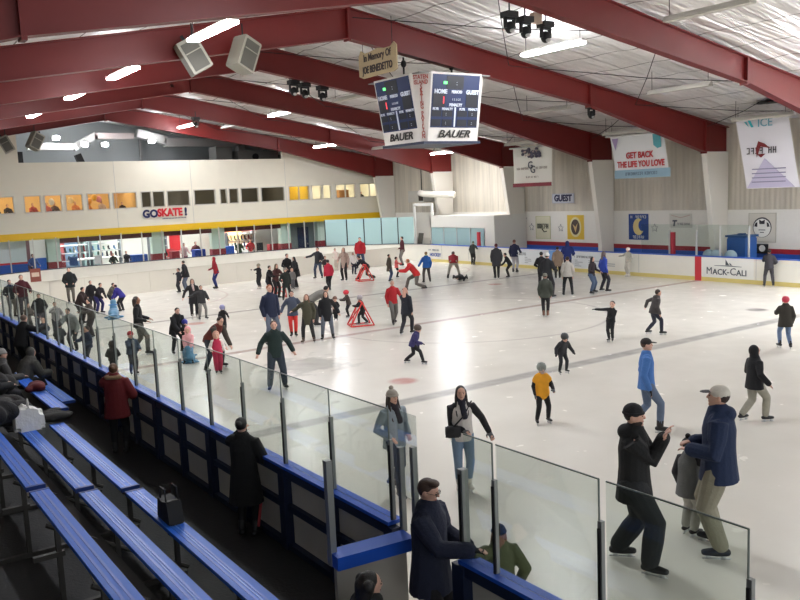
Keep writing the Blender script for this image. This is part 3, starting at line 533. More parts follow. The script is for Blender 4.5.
# players bench glass and things
bgs=[(3.1,1.62),(1.58,.3),(.26,-.8),(-.84,-2.05)]
bl=['bench glass panel furthest left behind the red stripe area','bench glass panel left of the red centre stripe','bench glass panel left of the blue bin','bench glass panel in front of the blue bin']
for (a,b),l in zip(bgs,bl):
    t=thing('bench_glass',(12.62,(a+b)/2,HB),l,'rink glass'); bm=BM(); bb(bm,12.6,12.612,b,a,HB,2.25); obj('pane',bm,GLASS,t); bm=BM(); bb(bm,12.57,12.63,b-.03,b+.03,HB,2.0 if b>0 else 2.2); obj('post',bm,LG,t)
bm=BM(); bb(bm,12.55,12.65,1.36,1.54,HB-.02,1.92); tag(obj('red_post',bm,mat((150,34,48),.5)),'dark red padded post at the left end of the bench glass','post')
t=thing('storage_bin',(14,-.85,0),'blue wheeled bin with lid behind the bench glass','bin'); bm=BM(); bb(bm,13.6,14.4,-1.25,-.42,.0,1.68); bmesh.ops.bevel(bm,geom=bm.edges[:],offset=.06,segments=2); obj('tub',bm,mat((36,84,150),.5),t); bm=BM(); bb(bm,13.55,14.45,-1.3,-.37,1.68,1.76); bb(bm,13.9,14.1,-.95,-.7,1.76,1.82); obj('lid',bm,mat((34,74,120),.5),t)
for y,l in ((.0,'pale rounded helmet shape on the bench behind the centre stripe'),(-.35,'pale grey bag on the bench left of the blue bin'),(-1.0,'pale round cover in front of the blue bin')):
    bm=BM(); ell(bm,(13.0,y,.98),(.2,.26,.24)); tag(obj('bench_bag',bm,mat((170,186,200),.6),smooth=True),l,'bag')
t=thing('players_bench',(13.6,0,0),'long blue players bench behind the far boards','bench'); bm=BM(); bb(bm,13.2,13.6,-8,12,.78,.84); obj('seat',bm,mat((36,84,176),.45),t)
for y in range(-8,13,4): bm=BM(); bb(bm,13.25,13.55,y-.04,y+.04,0,.78); obj('support',bm,NAVY,t)
for y in (13.95,7.4,1.1): 
    bm=BM(); zq=2.9 if y>13 else 2.55; ell(bm,(WX-.5,y,zq),(.16,.14,.16)); bb(bm,WX-.5,WX-.05,y-.03,y+.03,zq+.05,zq+.11); tag(obj('dome_lamp',bm,mat((196,190,178),.5),smooth=False),{13.95:'round white wall lamp on the column furthest left',7.4:'round white wall lamp on the middle column',1.1:'round white wall lamp on the column above the bench glass'}[y],'wall lamp')
# corner advert panel left
t=thing('advert_board',(-9.9,19.5,0),'small orange and red advertising panel at the left corner of the boards','advert'); bm=BM(); bb(bm,-9.62,-9.2,17.3,17.36,HB,1.55); obj('sheet',bm,mat((140,74,60),.6),t); bm=BM(); bb(bm,-9.57,-9.27,17.28,17.3,1.2,1.38); obj('pale_patch',bm,mat((214,190,170),.6),t)
# ------------------------------------------------------------------ scoreboard
SX,SY=-.4,.88
t=thing('scoreboard',(SX,SY,6.6),'four sided blue scoreboard with white frame hanging at centre ice','scoreboard')
WF=mat((222,218,212),.5); SB=mat((10,36,84),.4); SBD=mat((14,20,34),.4); LT=mat((214,222,236),.5)
zt,zb=7.62,5.6; tp,bt=1.45,1.12   # faces lean outwards at the top: half distance at top and bottom
HW=.97
def face(rz):
    R=Matrix.Rotation(rz,4,'Z'); ctr=V((SX,SY,0))
    def Q(u,v,o=0.):   # u -1..1 across, v 0 bottom..1 top, o outwards
        d=bt+(tp-bt)*v+o; p=V((u*HW,-d,zb+(zt-zb)*v)); q=R@p; return ctr+q
    def quad(bm,u0,u1,v0,v1,o): 
        a=[bm.verts.new(Q(u,v,oo)) for oo in (o-.012,o) for u,v in ((u0,v0),(u1,v0),(u1,v1),(u0,v1))]
        for f in ((0,1,2,3),(4,5,6,7),(0,1,5,4),(1,2,6,5),(2,3,7,6),(3,0,4,7)): bm.faces.new([a[i] for i in f])
    bm=BM(); quad(bm,-1,1,0,1,0); bx=obj('face_frame',bm,WF,t)
    bm=BM(); quad(bm,-.94,.94,.2,.97,.012); obj('display_panel',bm,SB,t)
    bm=BM()
    for u0,u1,v0,v1 in ((-.4,.28,.76,.95),(-.9,-.42,.5,.7),(.42,.9,.5,.7),(-.92,-.55,.36,.45),(-.5,-.1,.36,.45),(.1,.5,.36,.45),(.55,.92,.36,.45),(-.92,-.55,.22,.32),(-.5,-.1,.22,.32),(.1,.5,.22,.32),(.55,.92,.22,.32)): quad(bm,u0,u1,v0,v1,.02)
    obj('number_window',bm,SBD,t)
    bm=BM(); quad(bm,-.03,.03,.21,.5,.026); obj('divider_bar',bm,LT,t)
    ux=Q(1,.5)-Q(-1,.5); uz=Q(0,1)-Q(0,0)
    def tx(s,u,v,sz,m,**k): text(s,sz,Q(u,v,.028),ux,uz,m,t,**k)
    tx('HOME',-.62,.72,.17,LT,bold=.008); tx('GUEST',.66,.72,.17,LT,bold=.008); tx('PERIOD',.02,.72,.12,LT,bold=.006); tx('1 2 3 OT',.02,.61,.09,LT); tx('PENALTY',0.,.53,.12,LT,bold=.006)
    for u,s in ((-.78,'PLYR'),(-.32,'PENALTY'),(.28,'PLYR'),(.74,'PENALTY')): tx(s,u,.47,.1,LT,bold=.004)
    for u in (-.36,.7):
        for v in (.27,.4): tx(':',u,v,.14,LT)
    tx(':',.0,.85,.2,LT)
    tx('BAUER',.0,.1,.32,mat((40,38,36),.5),bold=.006,shear=.35,sx=1.3)
    bm=BM(); quad(bm,-.52,-.38,.83,.87,.028); obj('green_digit',bm,mat((90,230,110),.5,emis=.8),t); bm=BM(); quad(bm,-.5,-.47,.55,.65,.028); obj('red_digit',bm,mat((240,60,70),.5,emis=.7),t)
for k in range(4): face(-PI/2*k)
for sx_,sy_ in ((-1,-1),(1,-1),(1,1),(-1,1)):
    pts=[(SX+sx_*HW,SY+sy_*tp,zt),(SX+sx_*tp,SY+sy_*HW,zt),(SX+sx_*bt,SY+sy_*HW,zb),(SX+sx_*HW,SY+sy_*bt,zb)]
    bm=BM(); a=[bm.verts.new(p) for p in pts[:3]]+[bm.verts.new((pts[3][0]-.001*sx_,pts[3][1],pts[3][2]))]
    bm.faces.new(a)
    b=[bm.verts.new((p[0]-.03*sx_,p[1]-.03*sy_,p[2])) for p in pts]; bm.faces.new(b); obj('corner_panel',bm,WF,t)
# vertical lettering on the corner facing the camera
RL=mat((170,64,50),.5)
def cq(v): w=bt+(tp-bt)*v; c=V((SX-(HW+w)/2,SY-(HW+w)/2,zb+(zt-zb)*v)); return c+V((-.03,-.03,0))
cux=V((1,-1,0)); cuz=(cq(1)-cq(0))
text('STATEN',.17,cq(.93),cux,cuz,RL,t,sx=.75,bold=.004); text('ISLAND',.17,cq(.855),cux,cuz,RL,t,sx=.75,bold=.004)
for i,ch in enumerate('SKATING PAVILION'):
    if ch!=' ': text(ch,.17,cq(.79-i*.048),cux,cuz,RL,t,bold=.004,sx=.8)
bm=BM(); bb(bm,SX-bt,SX+bt,SY-bt,SY+bt,zb-.08,zb); obj('underside',bm,NAVY,t); bm=BM(); bb(bm,SX-tp+.06,SX+tp-.06,SY-tp+.06,SY+tp-.06,zt-.04,zt-.01); obj('top_cover',bm,GREY,t)
for dx in (-.95,.95):
    bm=BM(); tube(bm,[(SX+dx,SY,zt),(SX+dx,SY,8.25)],.03,6); ell(bm,(SX+dx,SY,8.05),(.09,.09,.12),u=8,v=6); obj('chain',bm,BLACK,t)
# memorial sign
t=thing('memorial_sign',(-2.5,.58,8.1),'tan plaque shaped sign with notched top left of the scoreboard','sign'); bm=BM()
prism(bm,[(1.63,8.3),(1.5,8.46),(1.3,8.36),(1.0,8.36),(.6,8.42),(.2,8.36),(-.1,8.36),(-.3,8.46),(-.42,8.36),(-.42,7.68),(-.25,7.63),(1.4,7.62),(1.63,7.7)],'x',-2.52,-2.48); obj('panel',bm,mat((180,160,122),.6,noise=.1),t)
text('In Memory Of',.3,(-2.53,.6,8.2),*F,mat((52,40,36),.6),t,sx=.85,bold=.006); text('JOE BENEDETTO',.3,(-2.53,.6,7.84),*F,mat((52,40,36),.6),t,sx=.72,bold=.008)
bm=BM(); tube(bm,[(-2.5,1.4,8.4),(-2.5,1.4,9.2)],.01,5); tube(bm,[(-2.5,-.2,8.4),(-2.5,-.2,9.2)],.01,5); obj('wire',bm,DARK,t)
# ------------------------------------------------------------------ loudspeakers
def speaker(x,y,z,s,ry,rz,label):
    t=thing('loudspeaker',(x,y,z),label,'loudspeaker'); R=Matrix.Translation((x,y,z))@Matrix.Rotation(rz,4,'Z')@Matrix.Rotation(ry,4,'Y')
    def part(nm,c,sz,m,bev=0):
        bm=BM(); bmesh.ops.create_cube(bm,size=1,matrix=Matrix.Translation(V(c)*s)@Matrix.Diagonal((sz[0]*s,sz[1]*s,sz[2]*s,1)))
        if bev: bmesh.ops.bevel(bm,geom=bm.edges[:],offset=bev*s,segments=2)
        bmesh.ops.transform(bm,matrix=R,verts=bm.verts); obj(nm,bm,m,t)
    SP=mat((150,146,132),.55)
    part('cabinet',(0,0,0),(.66,.6,1.),SP,.03); part('grille',(0,-.31,-.02),(.5,.03,.84),mat((86,84,76),.7)); part('grille_bar',(0,-.335,.1),(.5,.02,.03),SP)
    part('side_panel',(.335,0,0),(.02,.44,.8),mat((126,124,114),.6)); part('bracket',(0,.0,.56),(.08,.08,.2),DARK)
    bm=BM(); tube(bm,[(x,y,z+.5*s),(x,y,z+.95*s)],.02,6); obj('hanger',bm,DARK,t)
speaker(-8.42,.3,7.82,.86,-.5,-.2,'large beige loudspeaker hanging left beneath the roof, tilted to the left')
speaker(-7.0,.3,7.92,.86,.42,.25,'large beige loudspeaker hanging beside the first, tilted to the right')
speaker(-8.6,25.4,7.35,.8,-.45,-.2,'small distant loudspeaker at the left edge above the end wall'); speaker(-7.2,25.4,7.5,.85,.5,.25,'small distant loudspeaker above the left end of the loft')
# moving spot lamps
def spot(x,y,z,label,s=1.):
    t=thing('spot_lamp',(x,y,z),label,'spot lamp'); bm=BM(); box(bm,(x,y,z),(.34*s,.3*s,.14*s)); obj('base',bm,BLACK,t); bm=BM(); bb(bm,x-.16*s,x-.12*s,y-.05,y+.05,z-.32*s,z-.05); bb(bm,x+.12*s,x+.16*s,y-.05,y+.05,z-.32*s,z-.05); bb(bm,x-.16*s,x+.16*s,y-.05,y+.05,z-.11*s,z-.05*s); obj('yoke',bm,BLACK,t)
    bm=BM(); ell(bm,(x,y,z-.3*s),(.11*s,.14*s,.15*s)); h=obj('lamp_head',bm,BLACK,t,smooth=True); bm=BM(); ell(bm,(x,y-.09*s,z-.39*s),(.07*s,.06*s,.05*s)); obj('lens',bm,SIL,h,smooth=True)
    bm=BM(); tube(bm,[(x,y,z),(x,y,z+.35)],.02,6); obj('hanger',bm,DARK,t)
for x,z,l in ((-2.37,8.3,'black spot lamp furthest left of three under the nearest roof frame'),(-1.85,8.22,'middle black spot lamp under the nearest roof frame'),(-1.15,8.15,'black spot lamp furthest right of three under the nearest roof frame')): spot(x,-5.1,z,l)
for x,z,l in ((-1.81,8.3,'distant black spot lamp left of a trio in the roof'),(-1.35,8.22,'distant black spot lamp middle of a trio in the roof'),(-.59,8.14,'distant black spot lamp right of a trio in the roof')): spot(x,7.3,z,l,1.1)
spot(-.9,19.4,8.15,'small black spot lamp far down the roof'); spot(7.34,1.1,6.95,'black spot lamp hanging above the GET BACK banner')
bm=BM(); bb(bm,-1.65,-1.35,-5.2,-5.05,8.15,8.4); tag(obj('junction_box',bm,mat((170,150,130),.6)),'small beige junction box between the near spot lamps','box')
# ------------------------------------------------------------------ lamps
TUBE=mat((247,248,253),.5,emis=34,name='lit_tube'); OFF=mat((190,186,176),.5,name='unlit_tube')
def lamp(x,y,z,lit,label,grp=None):
    t=thing('ceiling_lamp',(x,y,z),label,'ceiling lamp',grp)
    bm=BM(); prism(bm,[(x-.09,z),(x+.09,z),(x+.05,z+.08),(x-.05,z+.08)],'y',y-1.22,y+1.22); obj('reflector',bm,mat((196,192,184),.5),t)
    bm=BM(); bb(bm,x-.13,x+.13,y-1.2,y+1.2,z-.07,z-.005); obj('tube',bm,TUBE if lit else OFF,t)
    bm=BM(); tube(bm,[(x,y-1.1,z+.08),(x,y-1.1,rz_(x)-.03)],.01,5); tube(bm,[(x,y+1.1,z+.08),(x,y+1.1,rz_(x)-.03)],.01,5); obj('wire',bm,DARK,t)
G1='unlit lamps under the foil roof'
LAMPS=[(-9,-2.35,1,'lit tube lamp above the two large loudspeakers'),(-9,4.4,1,'lit tube lamp left of the two large loudspeakers'),(-9,9.7,1,'lit tube lamp third along the left roof slope'),(-4.2,14.6,1,'lit tube lamp just left of the roof ridge'),
 (1.4,-2.8,1,'long bright tube lamp right of the scoreboard'),(1.7,15.2,1,'lit tube lamp left of the scoreboard over the middle'),(7.8,21.8,1,'lit tube lamp far along the right roof slope'),(12.2,16.2,1,'lit tube lamp below the scoreboard near the far wall'),(.5,24.2,1,'lit tube lamp furthest from the camera over the end wall'),
 (7.3,3.4,0,'unlit tube lamp between scoreboard and GET BACK banner'),(1.7,9.1,0,'unlit tube lamp left of the memorial sign'),(7.05,-3.0,0,'unlit tube lamp high at the right beside the dark roof opening'),(1.3,-8.1,0,'unlit tube lamp in the top right corner'),(12,3.4,0,'unlit tube lamp above the GET BACK banner'),(1.9,21.4,0,'unlit tube lamp far along beside the ridge'),(9.7,18.7,0,'unlit tube lamp below the fourth roof frame'),(12,9.8,0,'unlit tube lamp above the monogram banner'),(11.9,-3.0,0,'unlit tube lamp above the ICE banner'),
 (7.1,-9.2,1,None),(12,-9.2,1,None),(9.6,-10,1,None),(13.6,-10,1,None),(13.6,-14,1,None),(-9,-9.3,1,None),(12,-16,1,None),(-9,16.2,1,None),(7.3,9.8,0,'unlit tube lamp above the middle of the far boards')]  # extra lamps between and beyond the grid rows are added to brighten the far side
for x,y,lit,l in LAMPS:
    lamp(x,y,rz_(x)-.72,lit,l or 'unseen lit tube lamp under the roof, in a set partly added to brighten the far side',None if l else 'lit lamps outside the picture')
# ------------------------------------------------------------------ bleachers
PL=mat((26,102,214),.5,0,noise=.06,nscale=6,name='blue_plank'); PLR=mat((42,100,200),.35,.1); PLW=mat((110,158,235),.35); ST=mat((62,60,57),.6,.3); FB=mat((44,42,40),.7,noise=.2)
def plank(x0,w,z,y0,y1,label,grp=None,streaked=False):
    t=thing('bench_plank',(x0+w/2,(y0+y1)/2,z),label,'bench',grp)
    bm=BM(); bb(bm,x0,x0+w,y0,y1,z-.045,z); bmesh.ops.bevel(bm,geom=bm.edges[:],offset=.008,segments=1); obj('seat',bm,PL,t)
    bm=BM()
    for k in (.3,.62): bb(bm,x0+w*k-.012,x0+w*k+.012,y0+.03,y1-.03,z,z+.0025)
    obj('groove',bm,PLR,t)
    if streaked: bm=BM(); bb(bm,x0+w*.44,x0+w*.5,y0+.2,y1-.1,z,z+.003); obj('pale_streak',bm,PLW,t)  # paler strip running along the plank
    for y in (y0,y1): bm=BM(); bb(bm,x0-.003,x0+w+.003,y-.02,y+.02,z-.05,z+.004); obj('end_cap',bm,mat((24,60,140),.5),t)
def brow(n,rho0,rho1,z,segs,labs):
    h=4.115-z; x0=-16.88+rho0*h; w=(rho1-rho0)*h
    for (a,b),l in zip(segs,labs): plank(x0,w,z,-20.85+a*h,-20.85+b*h,l,streaked=(n!='A'))
    return x0,w
ZA,ZB,ZC,ZD=1.08,.83,.58,.36
A=brow('A',.518,.582,ZA,((1.2,3.12),(3.18,4.3)),('near blue bleacher plank of the highest row at the left','far blue bleacher plank of the highest row at the left edge'))
B=brow('B',.655,.717,ZB,((1.2,2.985),(3.04,4.1)),('near blue bleacher plank of the middle row','far blue bleacher plank of the middle row below the white bag'))
Cc=brow('C',.785,.848,ZC,((1.2,2.88),(2.93,4.04)),('near blue bleacher plank of the lowest row with the black tote bag on it','far blue bleacher plank of the lowest row in front of the coat pile'))
Dd=brow('D',.945,1.008,ZD,((4.48,5.45),),('short blue plank of the far bleacher in front of the grey coat',))
plank(-13.82,.24,.6,-5.6,-2.2,'blue plank of the far bleacher mostly hidden under the coats'); 
t=thing('bleacher_frame',(-14.5,-8,0),'dark steel bleacher frame with foot boards under the blue planks','bleacher frame')
for x0,z in ((A[0]+.33,ZA-.42),(B[0]+.3,ZB-.4)):
    bm=BM(); bb(bm,x0,x0+.2,-16,-6,z-.03,z); obj('foot_board',bm,FB,t)
for y in [-15.5+1.7*i for i in range(6)]:
    bm=BM()
    for (x0,w),z in ((A,ZA),(B,ZB),(Cc,ZC)):
        bb(bm,x0+.03,x0+w-.03,y-.03,y+.03,z-.1,z-.05); bb(bm,x0+w/2-.025,x0+w/2+.025,y-.025,y+.025,0,z-.08)
    tube(bm,[(A[0],y,ZA-.15),(Cc[0]+Cc[1],y,.06)],.025,6); bb(bm,A[0]-.25,Cc[0]+.2,y-.03,y+.03,-.02,.03); bb(bm,A[0]-.15,A[0]+.15,y-.03,y+.03,ZA-.5,ZA-.45)
    obj('upright',bm,ST,t)
for i in range(5):
    y=-15.5+1.7*i; bm=BM(); tube(bm,[(B[0]-.15,y,.15),(B[0]-.15,y+1.7,.6)],.018,6); obj('cross_brace',bm,mat((120,116,106),.4,.6),t)
# things on the bleachers
t=thing('tote_bag',(Cc[0]+.1,-12.0,ZC),'black tote bag with handles standing on the lowest blue plank','bag'); ty=-20.85+2.526*(4.115-ZC); tx_=Cc[0]+.13
bm=BM(); prism(bm,[(ty-.2,ZC),(ty+.2,ZC),(ty+.15,ZC+.25),(ty+.02,ZC+.22),(ty-.14,ZC+.26)],'x',tx_-.085,tx_+.085); bmesh.ops.bevel(bm,geom=bm.edges[:],offset=.02,segments=2); obj('body',bm,mat((18,18,22),.6),t)
for dx in (-.07,.07): bm=BM(); tube(bm,[(tx_+dx,ty-.09,ZC+.25),(tx_+dx,ty-.07,ZC+.38),(tx_+dx,ty+.07,ZC+.38),(tx_+dx,ty+.09,ZC+.25)],.012,6); obj('handle',bm,mat((18,18,22),.6),t)
def blob(name,c,r,rgb,label,cat,n=6,seed=1,extra=None):
    random.seed(seed); bm=BM()
    for k in range(n):
        d=V((random.uniform(-1,1)*r[0]*.6,random.uniform(-1,1)*r[1]*.6,0)); s=random.uniform(.45,.8)
        ell(bm,(c[0]+d.x,c[1]+d.y,c[2]+r[2]*s*.8),(r[0]*s,r[1]*s,r[2]*s),Matrix.Rotation(random.uniform(0,3),3,'Z'))
    me=remesh(bm,.02,3); o=D.objects.new(name,me); C.objects.link(o); o['_o']=(0,0,0); me.materials.append(cloth(rgb)); return tag(o,label,cat)
def remesh(bm,vox,sm=2):
    me=D.meshes.new('tmp'); bmesh.ops.recalc_face_normals(bm,faces=bm.faces); bm.to_mesh(me); bm.free()
    o=D.objects.new('tmp',me); C.objects.link(o); md=o.modifiers.new('r','REMESH'); md.mode='VOXEL'; md.voxel_size=vox; md.use_smooth_shade=True
    s=o.modifiers.new('s','SMOOTH'); s.factor=.5; s.iterations=sm
    r=D.meshes.new_from_object(o.evaluated_get(bpy.context.evaluated_depsgraph_get())); D.objects.remove(o); D.meshes.remove(me)
    for p in r.polygons: p.use_smooth=True
    return r
def at(rx,ry,z): h=4.115-z; return (-16.88+rx*h,-20.85+ry*h,z)
blob('folded_coat',at(.825,4.18,ZC),(.16,.42,.1),(40,39,37),'dark grey padded coat lying on the bleacher right of the white bag','coat',7,3)
blob('folded_coat',at(.655,4.25,ZB),(.22,.38,.3),(48,46,46),'dark coat heaped on the bleacher left of the white bag','coat',7,4)
blob('red_bundle',at(.89,4.9,.6),(.16,.28,.12),(92,26,30),'dark red clothing bundle behind the white bag','clothing',6,5)
blob('folded_coat',at(.57,4.25,ZA),(.2,.5,.25),(34,33,36),'black coat pile on the highest row at the left edge','coat',7,6)
blob('folded_coat',at(.74,5.0,ZB-.1),(.25,.4,.3),(44,42,42),'grey brown coat pile beside the seated people at the left edge','coat',6,8)
t=thing('plastic_bag',at(.695,4.03,ZB),'white plastic bag with red print standing on the middle row','bag'); p=V(at(.695,4.03,ZB)); bm=BM()
prism(bm,[(p.x-.2,p.z),(p.x+.22,p.z+.0),(p.x+.2,p.z+.28),(p.x+.08,p.z+.3),(p.x-.06,p.z+.4),(p.x-.19,p.z+.3)],'y',p.y-.12,p.y+.12); bmesh.ops.bevel(bm,geom=bm.edges[:],offset=.07,segments=3); obj('body',bm,mat((238,236,232),.4,bump=.5,bscale=12),t); bm=BM(); tube(bm,[(p.x,p.y-.14,p.z+.36),(p.x,p.y-.08,p.z+.48),(p.x,p.y-.02,p.z+.36)],.012,6); obj('handle',bm,mat((206,202,196),.45),t)
t=thing('water_bottle',at(.84,5.1,.6),'clear water bottle with pale blue cap among the coats','bottle'); p=V(at(.84,5.1,.6)); bm=BM(); tube(bm,[p,p+V((0,0,.16)),p+V((0,0,.2)),p+V((0,0,.24))],[.04,.04,.02,.018],10); obj('bottle_body',bm,mat((200,210,220),.15),t,smooth=True); bm=BM(); tube(bm,[p+V((0,0,.24)),p+V((0,0,.27))],.02,8); obj('cap',bm,mat((80,120,200),.4),t)
# ------------------------------------------------------------------ people
SKIN=mat((206,162,142),.55,name='skin'); SKIN2=mat((150,104,80),.55,name='skin'); LIP=mat((150,80,76),.5); EYE=mat((24,18,16),.3)
STANCE={'stand':((.06,0,0),(-.06,.015,0)),'apart':((.11,.02,0),(-.11,-.02,0)),'wide':((.17,0,0),(-.17,.0,0)),'stride':((.05,.13,0),(-.05,-.15,.02)),'stride2':((.05,-.15,.02),(-.05,.13,0)),
 'lunge':((.07,.22,0),(-.08,-.26,.03)),'lunge2':((.08,-.26,.03),(-.07,.22,0)),'kick':((.05,.0,0),(-.04,-.2,.07)),'close':((.045,0,0),(-.045,0,0)),'onstep':((.07,.1,0),(-.06,-.12,0))}
ARM={'down':(.1,.06,-.93),'bent':(.16,.45,-.62),'fwd':(-.05,.82,-.35),'fwdup':(-.1,.72,.12),'out':(.46,.1,-.76),'wide':(.85,.1,-.32),'back':(.18,-.42,-.8),'clasp':(-.42,.38,-.5),'pocket':(.02,.24,-.66),
 'clap':(-.36,.5,.02),'phone':(-.45,.4,.2),'reach':(-.02,.9,-.22),'low':(-.1,.55,-.8),'rest':(.05,.6,-.5),'hipp':(.25,.12,-.52),'wave':(.3,.25,.5),'side':(.95,.0,-.1),'backout':(.45,-.5,-.6),'bag':(-.28,.3,-.62)}
def ik(a,b,l1,l2,pole):
    d=b-a; L=min(d.length,(l1+l2)*.995); u=d.normalized(); b=a+u*L
    c=(l1*l1-l2*l2+L*L)/(2*L); h=math.sqrt(max(0,l1*l1-c*c)); p=pole-u*pole.dot(u)
    if p.length<1e-4: p=V((0,0,1))
    return a+u*c+p.normalized()*h, b
def hand(bm,w,dirv,side,h,grow=0.,curl=.5):
    """palm, four unequal bent fingers and a thumb leaving the side of the palm"""
    d=dirv.normalized(); lat=V((1,0,0))*side; lat=(lat-d*lat.dot(d)); lat=lat.normalized() if lat.length>.1 else V((0,1,0)); nrm=d.cross(lat).normalized()*side
    up=-nrm if nrm.z<0 else nrm; inn=-up   # palm side
    pl=.055*h; M=Matrix((lat,d,nrm)).transposed()
    ell(bm,w+d*pl*.55,(.023*h+grow,pl*.62,.011*h+grow),M,10,8)
    for k,(o,L) in enumerate(((-.017,.042),(-.006,.048),(.006,.045),(.017,.036))):
        r=.0056*h+grow; b0=w+d*pl*.95+lat*o*h; b1=b0+(d*.9+inn*.35*curl)*L*h*.55; b2=b1+(d*.6+inn*.8*curl)*L*h*.45
        sweep(bm,[(w+d*pl*.6+lat*o*h*.8,r,r),(b0,r,r),(b1,r*.95,r*.95),(b2,r*.8,r*.8)],6)
    t0=w+d*pl*.25-lat*.02*h; t1=t0+(-lat*.9+d*.75+inn*.2).normalized()*.024*h; t2=t1+(d+inn*.4-lat*.1).normalized()*.02*h
    r=.0066*h+grow; sweep(bm,[(w+d*pl*.2,r,r),(t0,r,r),(t1,r,r),(t2,r*.8,r*.8)],6)
def person(X,Y,h,yaw,label,top,bot,st='stand',ar='down',al='down',lean=0,hair=('short',(40,30,26)),hat=None,lod=2,g=0.,coat=.03,shoe=(20,20,22),glove=None,skin=1,
           headt=0,headp=0,headr=0,vest=None,scarf=None,z0=0.,seat=None,kid=0,beard=None,glasses=0,bag=None,sleeve=None,stripe=None,group=None,lying=0,hood=0,sk=1,name='person',cat='person',wide=0.,side=0.,apron=None,pat=None,fur=None,front=None):
    vox={0:.0095,1:.014,2:.02}[lod]; vg={0:.011,1:.016,2:.022}[lod]
    S=V; ln=math.radians(lean); sd=math.radians(side)
    sp=V((math.sin(sd),math.sin(ln),math.cos(ln)*math.cos(sd))).normalized(); lat=V((1,0,0)); lat=(lat-sp*lat.dot(sp)).normalized(); fw=sp.cross(lat)*-1 if sp.cross(lat).y<0 else sp.cross(lat)
    hb=.055*h if seat is not None else .045*h+(.055 if sk else .0)
    feet=[]; stn=STANCE[st] if isinstance(st,str) else st
    for k,(a,b,c) in enumerate(stn): feet.append(V((a*h,b*h,hb+c*h)))
    hipx=.052*h; Lt=.243*h; Ls=.243*h
    hipy=-math.sin(ln)*.10*h
    if seat is None:
        hz=min(f.z+math.sqrt(max(.01,(.482*h)**2-(f.x-s*hipx)**2-(f.y-hipy)**2)) for f,s in zip(feet,(1,-1)))
        hz-=.012*h+ (.02*h if lean>25 else 0)
    else: hz=seat
    P=V((0,hipy,hz))
    hl=max(.13*h,.185) if kid else .13*h
    Sx=(.094 if not kid else .09)*h+.004
    nb=P+sp*.30*h; sh=[P+sp*.272*h+lat*s*Sx for s in (1,-1)]
    hd=(V((sp.x*.5,sp.y*.45+.05,1))).normalized() if abs(lean)<50 else (sp+V((0,.25,.35))).normalized()
    Hc=nb+sp*.028*h+hd*(.07*h if not kid else .055*h+hl*.12)+hd*hl*.02
    Rh=Matrix.Rotation(math.radians(-headt),3,'Z')@Matrix.Rotation(-math.radians(headp+lean*.35),3,'X')@Matrix.Rotation(math.radians(headr),3,'Y')
    q=lambda x,y,z: Hc+Rh@V((x*hl,y*hl,z*hl))
    # arms
    A1=.178*h;A2=.155*h; arms=[]
    for s,spec,i in ((1,ar,0),(-1,al,1)):
        o,f,u=ARM[spec] if isinstance(spec,str) else spec
        tgt=sh[i]+V((s*o,f,u))*(A1+A2); el,wr=ik(sh[i],tgt,A1,A2,V((s*.5,-.7,-.5))); arms.append((sh[i],el,wr,s))
    legs=[]
    for s,f in zip((1,-1),feet):
        hp=P+V((s*hipx,0,-.01*h)); kn,an=ik(hp,f,Lt,Ls,V((s*.12,1,.0 if seat is None else .9))); legs.append((hp,kn,an,s))
    # ---- body
    bm=BM(); ell(bm,q(0,.0,.05),(.36*hl,.42*hl,.45*hl),Rh); ell(bm,q(0,.1,-.26),(.25*hl,.27*hl,.24*hl),Rh)
    sweep(bm,[(nb-sp*.03*h,.034*h,.032*h),(q(0,-.04,-.2),.03*h,.03*h)],10)
    if lod<2:
        sweep(bm,[(q(0,.4,.1),.035*hl,.04*hl),(q(0,.47,-.06),.06*hl,.06*hl)],8); ell(bm,q(.36,-.02,.0),(.05*hl,.09*hl,.13*hl),Rh,8,6); ell(bm,q(-.36,-.02,.0),(.05*hl,.09*hl,.13*hl),Rh,8,6); ell(bm,q(0,.3,-.36),(.13*hl,.12*hl,.1*hl),Rh,8,6)
        ell(bm,q(0,.36,-.2),(.12*hl,.07*hl,.045*hl),Rh,8,6)
    T=[(-.02,.085,.06),(.06,.08,.058),(.12,.07,.052),(.2,.085,.062),(.255,.092,.056),(.295,.05,.042)]
    tw=1.+(.1 if kid else 0)
    sweep(bm,[(P+sp*s*h,a*h*tw,b*h*tw) for s,a,b in T],14,lat)
    for a,e,w,s in arms:
        sweep(bm,[(a-lat*s*.02*h,.03*h,.03*h),(a,.029*h,.029*h),(e,.021*h,.021*h),(w,.015*h,.015*h)],10); hand(bm,w,(w-e),s,h,0.,.7)
    for hp,kn,an,s in legs:
        sweep(bm,[(hp,.052*h,.055*h),((hp+kn)/2,.044*h,.046*h),(kn,.033*h,.034*h),(kn.lerp(an,.35),.031*h,.034*h),(an,.02*h,.021*h)],10)
    sweep(bm,[(V((0,0,0))+l[2]+V((0,-.0*h,-.01*h)),.02*h,.02*h) for l in legs[:1]]+[(legs[0][2]+V((0,.035*h,-.012*h)),.014*h,.012*h)],8)
    sweep(bm,[(legs[1][2]+V((0,0,-.01*h)),.02*h,.02*h),(legs[1][2]+V((0,.035*h,-.012*h)),.014*h,.012*h)],8)
    me=remesh(bm,vox,1 if lod==0 else 2); me.name=name; me.materials.append(SKIN if skin==1 else SKIN2)
    body=D.objects.new(name,me); C.objects.link(body); body['_o']=(0,0,0); tag(body,label,cat,group)
    def part(nm,bm,m,rm=0,par=None,vx=None,lab=None):
        par=par or body
        if rm: me=remesh(bm,vx or vg,2); me.name=nm
        else:
            me=D.meshes.new(nm); bmesh.ops.recalc_face_normals(bm,faces=bm.faces); bm.to_mesh(me); bm.free()
            for p_ in me.polygons: p_.use_smooth=True
        me.materials.append(m); o=D.objects.new(nm,me); C.objects.link(o); o.parent=par; o['_o']=(0,0,0); 
        if lab: o['label']=lab
        return o
    # ---- upper garment
    G=.011+.004*(lod)+g
